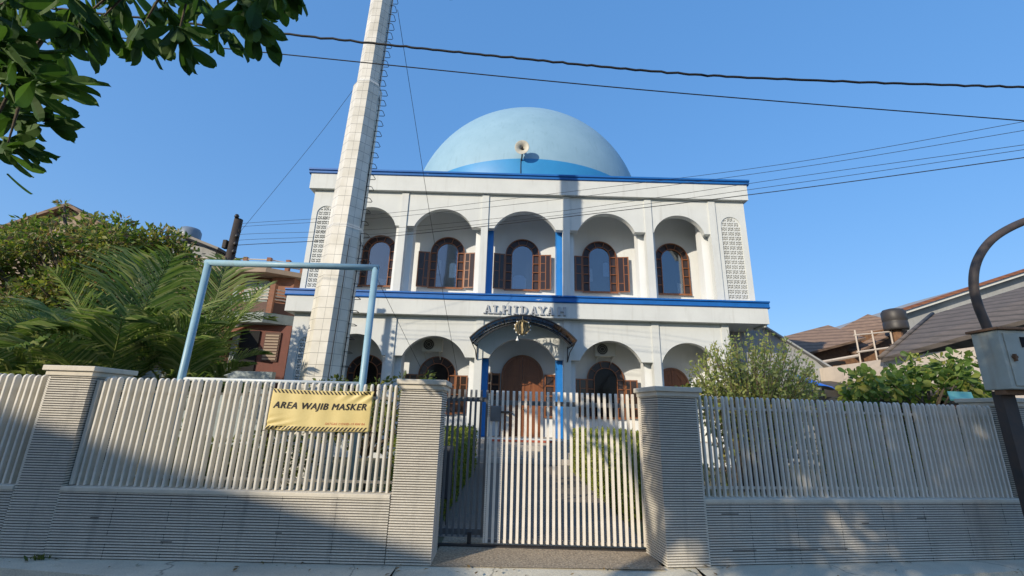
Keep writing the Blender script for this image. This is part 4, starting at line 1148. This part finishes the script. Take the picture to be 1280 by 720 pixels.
MB().box(-12.1, -11.3, 19.93, 19.998, 2.4, 4.9).build("door", MT['dark'], bh)
MB().box(-12.4, -12.2, 19.8, 19.998, 0, 5.19).build("pilaster", MT['palegreen'], bh)
MB().box(-15.6, -9.9, 18.9, 19.2, 0, 3.02).build("garden_wall", MT['palegreen'], bh)
m = MB().add([(-14.6, 18.4, 4.6), (-12.0, 18.4, 4.3), (-12.0, 19.95, 5.1), (-14.6, 19.95, 5.1)], [(0, 1, 2, 3)]); o = m.build("porch_roof", MT['redroof'], bh); o.modifiers.new("solid", 'SOLIDIFY').thickness = .08

# left: tall gabled house behind the leafy tree
gh = thing("gabled_house", (-19.5, 18, 0), "beige gabled house showing its ridge behind the leafy tree", "house")
MB().prism_y([(-24.5, 0), (-15.3, 0), (-15.3, 7.6), (-19.28, 9.70), (-24.5, 7.3)], 18, 26).build("wall", MT['beige'], gh)
for (a, b) in (((-24.9, 7.12), (-19.28, 9.72)), ((-19.28, 9.72), (-14.9, 7.42))):
    d = Vector((b[0] - a[0], 0, b[1] - a[1])); mid = Vector(((a[0] + b[0]) / 2, 22, (a[1] + b[1]) / 2 + .07))
    MB().obox(mid, d, (0, 1, 0), d.cross(Vector((0, 1, 0))), d.length / 2, 4.4, .06).build("roof", MT['oldroof'], gh)
# rooftop block with tank further right
tb = thing("rooftop_block", (-17, 23, 0), "grey rooftop block with slanted roof behind the leafy tree", "building")
MB().prism_y([(-18.3, 0), (-15.9, 0), (-15.9, 9.6), (-18.3, 10.1)], 22.5, 26).build("wall", MT['grey'], tb)
MB().obox((-16.8, 23.8, 10.0), (1, 0, -.36), (0, 1, 0), (.36, 0, 1), 1.55, 2.0, .06).build("roof", MT['tank'], tb)
tk = MB().lathe([(0, 0), (.52, 0), (.55, .1), (.55, .75), (.45, .92), (.15, 1.0), (0, 1.02)], (-18.35, 23.6, 10.3), (0, 0, 1), 20).build("water_tank", MT['steeltank'], None, True, origin=(-18.35, 23.6, 10.3))
tag(tk, "round grey water tank on the rooftop block at left", "water tank")

# right: grey lean-to beside the mosque
gw = thing("lean_to", (10.6, 18, 0), "grey rendered lean-to with sloping top beside the mosque", "building")
MB().prism_y([(8.9, 0), (13.4, 0), (13.4, 3.15), (12.45, 4.05), (10.45, 5.32), (8.9, 5.32)], 18.2, 30).build("wall", MT['grey'], gw)
MB().obox((12.0, 24, 4.37), (3.0, 0, -1.95), (0, 1, 0), (1.95, 0, 3.0), 1.9, 6.0, .035).build("roof", MT['grey'], gw)
tp = thing("tarpaulin", (11.4, 16.5, 2.9), "bright blue tarpaulin stretched over the stall roof by the lean-to", "tarpaulin")
v = []; f = []
for j in range(7):
    for i in range(13):
        x = 10.2 + i * .14; y = 15.7 + j * .16
        v.append((x, y + .03 * math.sin(i * 1.7), 2.98 - (x - 10.2) * .20 + j * .085 * (1 - i / 18) + .02 * math.sin(i * 1.3 + j)))
for j in range(6):
    for i in range(12): a = j * 13 + i; f.append((a, a + 1, a + 14, a + 13))
o = mkobj("tarpaulin_sheet", v, f, MT['tarp'], tp, True); o.modifiers.new("solid", 'SOLIDIFY').thickness = .02
m = MB()
for x, y in ((10.5, 15.8), (11.9, 15.8), (10.5, 17.2), (11.9, 17.2)): m.tube([(x, y, 0), (x, y, 3.0)], .03, 6)
m.build("stall_pole", MT['pole'], tp)
st = thing("dark_shed", (12.9, 15.5, 0), "low dark shed roof edge beyond the right pickets", "shed")
MB().box(11.6, 15.2, 15.0, 17.5, 0, 2.5).build("wall", MT['signdark'], st)
MB().obox((13.3, 16.0, 2.86), (1, 0, .05), (0, 1, .18), (0, -.18, 1), 2.0, 1.7, .05).build("roof", MT['tank'], st)

# right: dark tiled house
dh = thing("tiled_house", (17, 16, 0), "cream house with big dark brown tiled roof at right", "house")
A, B = at(1100, 448, 14.7), at(1420, 362, 14.7)
C, D = at(1420, 315, 18.6), at(1166, 393, 18.6)
MB().prism_y([(A.x + .35, 0), (22, 0), (22, 5.2), (A.x + .35, A.z + .02)], 15.0, 18.5).build("wall", MT['cream'], dh)
v = [A, B, C, D]; o = mkobj("roof", v, [(0, 1, 2, 3)], MT['rooftile'], dh); o.modifiers.new("solid", 'SOLIDIFY').thickness = .15
o = mkobj("roof", [D, C, C + Vector((0, 4.5, -2.5)), D + Vector((0, 4.5, -2.5))], [(0, 1, 2, 3)], MT['rooftile'], dh); o.modifiers.new("solid", 'SOLIDIFY').thickness = .15
MB().tube([A + Vector((0, 0, .03)), D + Vector((0, 0, .04))], .07, 8).build("roof_ridge", MT['rooftile'], dh, True)
wn_ = MB().box(14.3, 15.6, 14.94, 14.998, 2.2, 3.2).build("window", MT['brown'], dh); MB().box(14.38, 15.52, 14.92, 14.938, 2.28, 3.12).build("pane", MT['glassdark'], wn_)
# right: long grey wall house behind it
lh = thing("long_house", (31, 31, 0), "long light grey house wall with orange roof edge behind the tiled roof", "house")
v0 = [(20.9, 0), (34, 0), (34, 11.2), (30.5, 10.6), (21.2, 7.45), (20.9, 7.3)]
LK = 1.27
def lx(x): return x * LK
def lz(z): return 1.6 + (z - 1.6) * LK
MB().prism_y([(lx(x), lz(z) if z > 0 else 0) for x, z in v0], 24 * LK, 42).build("wall", MT['grey'], lh)
d = Vector((9.5, 0, 3.2))
MB().obox((lx(25.75), 23.9 * LK, lz(9.12)), d, (0, 1, 0), d.cross(Vector((0, 1, 0))), 5.1 * LK, .6, .08).build("roof_edge", MT['redroof'], lh)
MB().obox((lx(25.7), 23.7 * LK, lz(8.93)), d, (0, 1, 0), d.cross(Vector((0, 1, 0))), 5.1 * LK, .2, .09).build("gutter", MT['ac'], lh)
MB().box(lx(30.3), lx(34.2), 23.6 * LK, 24.0 * LK - .003, lz(9.6), lz(11.4)).build("parapet", MT['cream'], lh)
m = MB().box(lx(24.3), lx(27.2), 23.3 * LK, 23.995 * LK, lz(7.75), lz(7.85)); m.build("awning", MT['ac'], lh)
# right: old brown houses far behind
oh = thing("old_house", (20.5, 28, 0), "weathered brown roofed house behind the blue tarpaulin", "house")
MB().prism_y([(17.0, 0), (24.5, 0), (24.5, 7.6), (21.5, 6.9), (17.0, 5.6)], 27, 33).build("wall", MT['rust'], oh)
for (x0, z0, x1, z1, yy) in ((17.2, 6.05, 21.0, 7.1, 26.6), (20.6, 6.2, 24.2, 8.05, 27.1)):
    d = Vector((x1 - x0, 0, z1 - z0))
    MB().obox(((x0 + x1) / 2, yy + .8, (z0 + z1) / 2), d, (0, 1, .45), d.cross(Vector((0, 1, .45))), d.length / 2, 1.6, .07).build("roof", MT['oldroof'], oh)
MB().box(18.2, 20.2, 26.85, 26.995, 4.0, 5.2).build("window", MT['dark'], oh)
m = MB()
for x in (20.3, 21.3, 22.4): m.tube([(x, 25.8, 4.6), (x, 25.8, 6.9)], .045, 6)
m.tube([(20.2, 25.8, 5.6), (22.6, 25.8, 6.0)], .06, 6); m.tube([(20.2, 25.8, 6.6), (22.6, 25.8, 6.9)], .045, 6); m.tube([(17.7, 25.8, 4.9), (20.2, 25.8, 5.4)], .09, 6)
m.build("pipe_rack", MT['cream'], oh)
MB().box(19.4, 23.4, 25.9, 26.9, 0, 4.9).build("annexe", MT['rust'], oh)
tk2 = MB().lathe([(0, 0), (.58, 0), (.6, .1), (.6, .45), (.57, .5), (.6, .55), (.6, 1.05), (.5, 1.22), (.2, 1.3), (0, 1.3)], (22.75, 25.75, 6.95), (0, 0, 1), 22).build("water_tank", MT['tank'], None, True, origin=(22.75, 25.75, 6.95))
tag(tk2, "black ribbed water tank on pipes before the long grey house", "water tank")
MB().tube([(22.75, 25.75, 5.0), (22.75, 25.75, 6.95)], .25, 8).build("tank_stand", MT['rust'], oh)
gs = thing("dish_antenna", (38.9, 29.8, 14.0), "wire mesh dish antenna above the long grey house", "dish antenna")
m = MB()
for k in range(6):
    t = math.pi * k / 6; m.tube([(38.9 + 1.15 * math.cos(t) * q, 29.8 + .5 * math.sin(t) * q, 14.55 + .35 * q * q) for q in np.linspace(-1, 1, 9)], .02, 4)
m.tube([(38.9 + 1.15 * math.cos(t), 29.8 + .5 * math.sin(t), 14.9) for t in np.linspace(0, 2 * math.pi, 21)], .03, 5, False)
m.tube([(38.9, 29.9, 13.9), (38.9, 29.9, 14.55)], .05, 6)
m.build("dish_mesh", MT['pole'], gs)
ga = mkobj("awning", [tuple(at(1188, 499, 9.0)), tuple(at(1218, 500, 9.0)), tuple(at(1214, 490, 9.5)), tuple(at(1184, 489, 9.5))], [(0, 1, 2, 3)], MT['awning'], None, origin=(9.1, 9.6, 2.3))
ga.modifiers.new("solid", 'SOLIDIFY').thickness = .03
tag(ga, "small pale green awning sheet behind the right pickets", "awning")

# house across the street behind the camera; its roof shades the left wall
def on_wall(px, py):
    Y = 5.35
    for _ in range(20): Y = yl(at(px, py, Y).x)
    return at(px, py, Y)
e0 = on_wall(40, 527) - sun_dir * 21.0
e1 = on_wall(530, 690) - sun_dir * 19.5
oph = thing("opposite_house", ((e0.x + e1.x) / 2, e0.y, -.12), "pitched roof house across the street behind the viewer", "house")
s = (e1.z - e0.z) / (e1.x - e0.x)
xl, xr = e0.x - 9, e1.x + .5
zl, zr = e0.z - s * 9 * -1 * -1, e1.z + s * .5
yb = max(e0.y, e1.y)
L0, L1 = Vector((xl, e0.y - 1.5, e0.z + s * (xl - e0.x))), Vector((xr, e1.y + (e1.y - e0.y) / (e1.x - e0.x) * .5, zr))
MB().add([L0, L1, L1 + Vector((0, -9, 0)), L0 + Vector((0, -9, 0)), L0 - Vector((0, 0, .12)), L1 - Vector((0, 0, .12)), L1 + Vector((0, -9, -.12)), L0 + Vector((0, -9, -.12))],
         [(0, 1, 2, 3), (7, 6, 5, 4), (0, 4, 5, 1), (1, 5, 6, 2), (2, 6, 7, 3), (3, 7, 4, 0)]).build("roof", MT['oldroof'], oph)
MB().prism_y([(xl + .2, -.12), (xr - .4, -.12), (xr - .4, zr - s * .4 - .14), (xl + .2, L0.z + s * .2 - .14)], min(e0.y, e1.y) - 8.5, min(L0.y, L1.y) - .25).build("wall", MT['cream'], oph)
wn_ = MB().box(xl + 5, xl + 7, min(L0.y, L1.y) - .247, min(L0.y, L1.y) - .17, .9, 2.3).build("window", MT['wood'], oph)
MB().box(xl + 5.1, xl + 6.9, min(L0.y, L1.y) - .168, min(L0.y, L1.y) - .16, 1.0, 2.2).build("pane", MT['glass'], wn_)

# ------------------------------------------------------------------ vegetation
# hedges along the path
def hedge(x0, x1, y0, y1, z1, label):
    t = thing("hedge", ((x0 + x1) / 2, (y0 + y1) / 2, 0), label, "hedge", "clipped hedges along the path")
    bevel(MB().box(x0 + .10, x1 - .10, y0 + .10, y1 - .10, 0, z1 - .10).build("hedge_core", MT['leafhedge'], t), .1)
    n = int(((x1 - x0) * (y1 - y0) + (z1 * (y1 - y0 + x1 - x0)) * 2) * 620)
    P = []; D = []
    areas = [(x1 - x0) * (y1 - y0), z1 * (y1 - y0), z1 * (y1 - y0), z1 * (x1 - x0), z1 * (x1 - x0)]
    for k, a in enumerate(areas):
        m_ = int(n * a / sum(areas)); u = rng.random(m_); v_ = rng.random(m_); j = rng.normal(size=m_) * .035 - .03
        if k == 0: q = np.stack([x0 + (x1 - x0) * u, y0 + (y1 - y0) * v_, z1 + j], 1); nn = (0, 0, 1)
        elif k == 1: q = np.stack([x0 - j, y0 + (y1 - y0) * u, z1 * v_], 1); nn = (-1, 0, .2)
        elif k == 2: q = np.stack([x1 + j, y0 + (y1 - y0) * u, z1 * v_], 1); nn = (1, 0, .2)
        elif k == 3: q = np.stack([x0 + (x1 - x0) * u, y0 - j, z1 * v_], 1); nn = (0, -1, .2)
        else: q = np.stack([x0 + (x1 - x0) * u, y1 + j, z1 * v_], 1); nn = (0, 1, .2)
        P.append(q); D.append(np.array(nn) * .5 + rng.normal(size=(m_, 3)) * .7)
    P = np.vstack(P); D = np.vstack(D)
    v, f = leaves(P, D, .05 + .035 * rng.random(len(P)), 1.0)
    mkobj("hedge_leaves", v, f, MT['leafhedge'], t)
    return t
hedge(-1.85, -.98, 7.4, 14.3, 1.16, "clipped green hedge left of the path behind the dark gate leaf")
hedge(1.95, 3.6, 11.2, 14.4, 1.20, "wide sunlit clipped hedge right of the path")
hedge(1.92, 2.9, 7.8, 11.1, 1.05, "narrower shaded clipped hedge behind the right gate post")
# dark board behind the left gate leaf
db = thing("signboard", (-1.05, 9.0, 0), "dark rounded board standing before the left hedge", "signboard")
bevel(MB().box(-1.25, -.82, 7.22, 7.27, .35, 1.10).build("board", MT['signdark'], db), .04, 4)
m = MB()
for x in (-1.2, -.87): m.tube([(x, 7.25, 0), (x, 7.25, .5)], .02, 6)
m.build("leg", MT['iron'], db)

def tree(name, base, top, centers, radii, per, leaf, size, mat, label, cat, trunk_r=.12, limbs=True, group=None, shape='d', squash=.8, width=1.0):
    t = thing(name, base, label, cat, group)
    b = Vector(base)
    m = MB(); fork = b.lerp(Vector(top), .55)
    m.tube([b, b.lerp(fork, .5) + Vector((.06, .03, 0)), fork], [trunk_r, trunk_r * .85, trunk_r * .7], 10)
    for c, r in zip(centers, radii):
        c = Vector(c); mid = fork.lerp(c, .5) + Vector((random.uniform(-.15, .15), random.uniform(-.15, .15), .1))
        m.tube([fork, mid, c], [trunk_r * .5, trunk_r * .3, trunk_r * .12], 6)
    m.build("trunk", MT['bark'], t, True)
    P, D = clump_points(centers, radii, per, squash)
    v, f = leaves(P, D, size * (.6 + .7 * rng.random(len(P))), width, shape)
    mkobj("crown", v, f, mat, t)
    return t

# leafy tree at the far left
C_, R_ = [], []
for _ in range(125):
    px = random.uniform(-80, 262); yt = 268 + abs(px - 95) * .12 + (22 if px > 215 else 0)
    py = yt + 22 + random.random() ** 1.7 * 160
    Y = random.uniform(10.6, 13.0)
    C_.append(tuple(at(px, py, Y))); R_.append(random.uniform(.3, .8))
for px, py, r in ((45, 285, .35), (60, 272, .22), (25, 280, .25), (80, 250, .16), (78, 262, .2), (150, 275, .4), (110, 272, .4), (195, 290, .4), (235, 312, .35), (168, 284, .25), (218, 296, .22)):
    C_.append(tuple(at(px, py + 6, 11.6))); R_.append(r)
tree("leafy_tree", (-11.6, 12.0, 0), (-11.4, 12, 6), C_, R_, 820, 1, .15, MT['leafbush'], "broad yellow green leafy tree above the palms at left", "tree", .16, width=.8)

# palms
def palm(base, fronds, label):
    t = thing("palm", base, label, "palm", "areca palms behind the left fence")
    b = Vector(base)
    m = MB()
    for k in range(4):
        a = k * 1.7; q = b + Vector((.16 * math.cos(a), .16 * math.sin(a), 0))
        m.tube([q, q + Vector((.05 * math.cos(a), .05 * math.sin(a), .8)), q + Vector((.10 * math.cos(a), .1 * math.sin(a), 1.65))], [.055, .05, .04], 8)
    m.build("trunk", MT['bark'], t, True)
    for (az, rise, L, droop) in fronds:
        d = Vector((math.sin(az), math.cos(az), 0))
        pts = []; n = 22; p = b + Vector((d.x * .12, d.y * .12, 1.5)); el = rise; L = L * 1.08
        for i in range(n + 1):
            pts.append(p.copy()); q = i / n
            e = el - droop * q ** 1.6
            p = p + (d * math.cos(e) + Vector((0, 0, math.sin(e)))) * (L / n)
        mb = MB(); mb.tube(pts, [.022 - .017 * i / n for i in range(n + 1)], 5)
        V, F = [], []
        side0 = d.cross(Vector((0, 0, 1))).normalized()
        N = 54
        for k in range(N):
            q = .16 + .83 * k / N; i = min(n - 1, int(q * n)); fr_ = q * n - i
            c = pts[i].lerp(pts[i + 1], fr_); tg = (pts[i + 1] - pts[i]).normalized(); upv = side0.cross(tg).normalized()
            ll = L * .40 * math.sin(math.pi * (.12 + .80 * q)) * random.uniform(.85, 1.1)
            for s_ in (-1, 1):
                dr = (side0 * s_ * .80 + tg * .75 + upv * .30 + Vector((random.gauss(0, .06), random.gauss(0, .06), random.gauss(0, .06)))).normalized()
                w_ = dr.cross(upv + side0 * s_ * .3).normalized() * .020
                mid = c + dr * ll * .55; tip = c + dr * ll + Vector((0, 0, -ll * .22))
                i0 = len(V); V += [c - w_ * .5, c + w_ * .5, mid + w_, tip, mid - w_]; F.append((i0, i0 + 1, i0 + 2, i0 + 3, i0 + 4))
        mb.add(V, F)
        mb.build("frond", MT['leafpalm'], t)
    return t
def fr_set(lst): return [(R(a), R(e), L, R(dr)) for a, e, L, dr in lst]
palm((-7.55, 8.6, 0), fr_set([(-100, 48, 3.3, 75), (-75, 60, 3.0, 60), (-40, 78, 3.5, 30), (20, 70, 3.2, 55), (60, 62, 3.0, 60), (100, 62, 2.4, 60), (140, 60, 2.4, 70), (-140, 60, 2.7, 65), (-160, 78, 2.4, 40), (170, 45, 2.3, 70), (-85, 30, 3.0, 60), (85, 30, 2.2, 60), (120, 78, 2.9, 35)]), "big areca palm with upright and arching fronds in front of the leafy tree")
palm((-6.5, 9.3, 0), fr_set([(-70, 66, 2.8, 60), (-20, 84, 3.3, 18), (30, 80, 2.9, 30), (70, 72, 1.7, 75), (150, 62, 2.0, 70), (-130, 58, 2.4, 70), (95, 62, 1.4, 60), (180, 70, 2.2, 60), (75, 40, 1.35, 60), (115, 35, 1.2, 50)]), "darker areca palm beside the pale blue pipe post")
palm((-9.6, 8.4, 0), fr_set([(-90, 60, 2.8, 70), (-30, 70, 2.6, 60), (50, 60, 2.8, 70), (90, 48, 3.0, 75), (130, 52, 2.6, 70), (-150, 55, 2.6, 70), (175, 60, 2.2, 70), (100, 25, 2.6, 50)]), "low drooping areca palm above the left edge pickets")

# shrubs at the foot of the minaret
C_, R_ = [], []
for _ in range(20):
    px = random.uniform(385, 545); py = random.uniform(486, 560); C_.append(tuple(at(px, py, random.uniform(8.0, 9.2)))); R_.append(random.uniform(.22, .36))
for px, py in ((420, 480), (450, 478), (475, 481), (500, 478), (535, 474), (400, 486)):
    C_.append(tuple(at(px, py, 8.6))); R_.append(.2)
tree("shrub", (-2.6, 8.6, 0), (-2.6, 8.6, 1.4), C_, R_, 900, 1, .11, MT['leafshrub'], "glossy yellow green shrub at the foot of the minaret", "shrub", .05)
C_, R_ = [], []
for _ in range(14):
    C_.append((random.uniform(-5.6, -3.6), random.uniform(7.4, 8.8), random.uniform(.3, 1.25))); R_.append(random.uniform(.25, .4))
tree("shrub", (-4.6, 8.0, 0), (-4.6, 8.0, .8), C_, R_, 700, 1, .12, MT['leafshrub'], "low dark shrub seen through the left pickets under the palms", "shrub", .04)

# feathery shrub right of the gate
sh_t = thing("feathery_shrub", (4.9, 9.3, 0), "feathery grey green shrub with long sprays beside the right gate post", "shrub")
mb = MB(); P, D = [], []
for _ in range(235):
    px = random.uniform(858, 1034); hgt = max(0, 1 - ((px - 940) / 92) ** 2)
    py = 498 - (random.random() ** .6) * (96 * hgt ** .55) + 6
    tip = at(px, py, random.uniform(8.4, 10.0)); b0 = Vector((4.9 + random.gauss(0, .25), 9.3 + random.gauss(0, .2), .3))
    mid = b0.lerp(tip, .55) + Vector((0, 0, .25 * random.random()))
    pts = [b0, mid, tip]; mb.tube(pts, [.012, .008, .003], 4, False)
    for k in range(46):
        q = .25 + .75 * k / 46
        c = (b0.lerp(mid, q * 2) if q < .5 else mid.lerp(tip, q * 2 - 1)); d = (tip - mid).normalized()
        P.append(tuple(c + Vector((random.gauss(0, .03), random.gauss(0, .03), random.gauss(0, .03))))); D.append(tuple(d * .6 + Vector((random.gauss(0, .6), random.gauss(0, .6), random.gauss(0, .6)))))
mb.build("stem", MT['bark'], sh_t)
v, f = leaves(P, D, .055 + .05 * rng.random(len(P)), .9); mkobj("crown", v, f, MT['leafgrey'], sh_t)
C_, R_ = [], []
for _ in range(26):
    C_.append((random.uniform(3.6, 7.2), random.uniform(8.8, 10.4), random.uniform(.5, 2.15))); R_.append(random.uniform(.25, .42))
tree("shrub", (5.6, 9.9, 0), (5.6, 9.9, 1.5), C_, R_, 560, 1, .11, MT['leafshrub'], "dense low shrub filling the gaps of the shaded right pickets", "shrub", .05)

# broad leaved young tree before the tiled house
C_, R_ = [], []
for _ in range(30):
    px = random.uniform(1055, 1240); lim = 426 + abs(px - 1190) * .34
    py = lim + 12 + random.random() * (500 - lim); C_.append(tuple(at(px, py, random.uniform(9.3, 11.2)))); R_.append(random.uniform(.2, .36))
tree("broad_leaved_tree", (9.3, 10.2, 0), (9.3, 10.2, 2.8), C_, R_, 520, 1, .17, MT['leafpap'], "young broad leaved tree with yellowing leaves before the tiled house", "tree", .06, shape='l', width=.9)
C_, R_ = [], []
for _ in range(16):
    C_.append((random.uniform(7.4, 12.5), random.uniform(10.5, 12.5), random.uniform(.6, 2.3))); R_.append(random.uniform(.3, .5))
tree("shrub", (10, 11.5, 0), (10, 11.5, 1.2), C_, R_, 420, 1, .14, MT['leafshrub'], "bushy green shrub under the broad leaved tree behind right pickets", "shrub", .05)

# big leaved street tree: trunk left behind the viewer, a branch reaching into the top left
stt = thing("street_tree", (-5.2, -1.6, -.12), "large leaved street tree whose dark branches hang into the top left corner", "tree")
m = MB()
m.tube([(-5.2, -1.6, -.12), (-5.1, -1.5, 1.8), (-4.9, -1.3, 3.6)], [.24, .2, .16], 12)
limbs = [[(-4.9, -1.3, 3.4), (-4.0, .2, 4.3), (-3.1, 1.6, 4.75), (-2.2, 2.3, 4.8), (-1.2, 2.6, 4.75)], [(-4.0, .2, 4.3), (-3.6, 1.6, 4.1), (-3.3, 2.5, 3.9)], [(-4.9, -1.3, 3.5), (-3.6, -1.6, 4.9), (-2.2, -1.2, 5.6)], [(-4.9, -1.3, 3.5), (-5.6, -2.6, 5.6)], [(-4.9, -1.3, 3.5), (-3.4, -2.4, 5.8), (-2.6, -2.6, 6.4)]]
for l in limbs: m.tube(l, [.09 - .07 * i / (len(l) - 1) for i in range(len(l))], 8)
# whorls of big leaves that the photograph shows; then the rest of the crown
P, D, S = [], [], []
def whorl(px, py, Y, n, main, spread=.9, size=.24):
    c = at(px, py, Y)
    for k in range(n):
        d = (rt * main[0] - up * main[1]) + rt * random.gauss(0, spread) + up * random.gauss(0, spread * .7) + fw * random.gauss(0, .5)
        d.normalize(); P.append(tuple(c + d * .02 + Vector((random.gauss(0, .03), random.gauss(0, .03), random.gauss(0, .03))))); D.append(tuple(d)); S.append(size * random.uniform(.8, 1.15))
twigs = [(95, -5), (150, -10), (205, 5), (250, -5), (295, -5), (335, -15), (130, 20), (180, 30), (225, 35), (275, 25), (310, 15), (60, 10), (30, -5), (-10, 10), (-15, 50), (10, 60), (25, 85), (0, 95), (40, 100), (-15, 130), (20, 140), (50, 145), (-20, 175), (10, 178), (65, 45), (100, 25), (350, -25)]
for px, py in twigs:
    left = px < 80 and py > 35
    whorl(px, py, random.uniform(2.1, 2.9), 15, (.8, .3) if left else (.2, .9), .5)
for px, py in ((120, -40), (200, -40), (280, -45), (40, -40), (-40, 60), (-50, 120), (-30, 0), (360, -50)):
    whorl(px, py, random.uniform(2.2, 3.0), 26, (.1, .4), .9)
whorl(-6, 205, 2.3, 1, (.3, 1), .05, .17); whorl(575, -6, 2.4, 2, (-.3, .5), .3, .1)
for px, py in twigs:
    c = at(px, py, 2.5); q = Vector(limbs[0][3]) if not (px < 80 and py > 35) else Vector(limbs[1][2])
    m.tube([q, q.lerp(c, .5) + Vector((0, 0, .06)), c], [.02, .012, .005], 5, False)
m.build("trunk", MT['bark'], stt, True)
# crown behind the viewer
for _ in range(200):
    c = np.array((random.uniform(-7.2, -.2), random.uniform(-5.2, .6), random.uniform(3.9, 7.8)))
    # only where its shadow falls right of the gate, leaving the gate itself in the sun
    t_ = (6.0 - c[1]) / sun_dir.y; hx = c[0] + sun_dir.x * t_; hz = c[2] + sun_dir.z * t_
    if hx < 2.35 or (hx < 3.2 and hz < .45): continue
    if hx > 4.25 and hx < 4.75 and .1 < hz < .5: continue
    n = 60
    q = rng.normal(size=(n, 3)) * .33
    for p_ in q: P.append(tuple(c + p_)); D.append(tuple(rng.normal(size=3))); S.append(.2)
for _ in range(190):
    hx = random.uniform(1.95, 9.0) if _ % 4 else random.uniform(1.95, 2.6); hz = random.uniform(-.1, 2.3)
    if hx < 2.6 and hz < .60 - (hx - 1.95) * .5: continue
    if abs(hx - 4.5 + (hz - .35) * .7) < .22 and .12 < hz < .62: continue
    if random.random() < .10: continue
    t_ = random.uniform(9.0, 14.0)
    c = np.array((hx, yr(hx), hz)) - np.array(sun_dir) * t_
    q = rng.normal(size=(46, 3)) * .20
    for p_ in q: P.append(tuple(c + p_)); D.append(tuple(rng.normal(size=3))); S.append(.21)
v, f = leaves(P, D, S, .50, 'l', (.75, (0, 0, 0))); mkobj("crown", v, f, MT['leafbig'], stt)
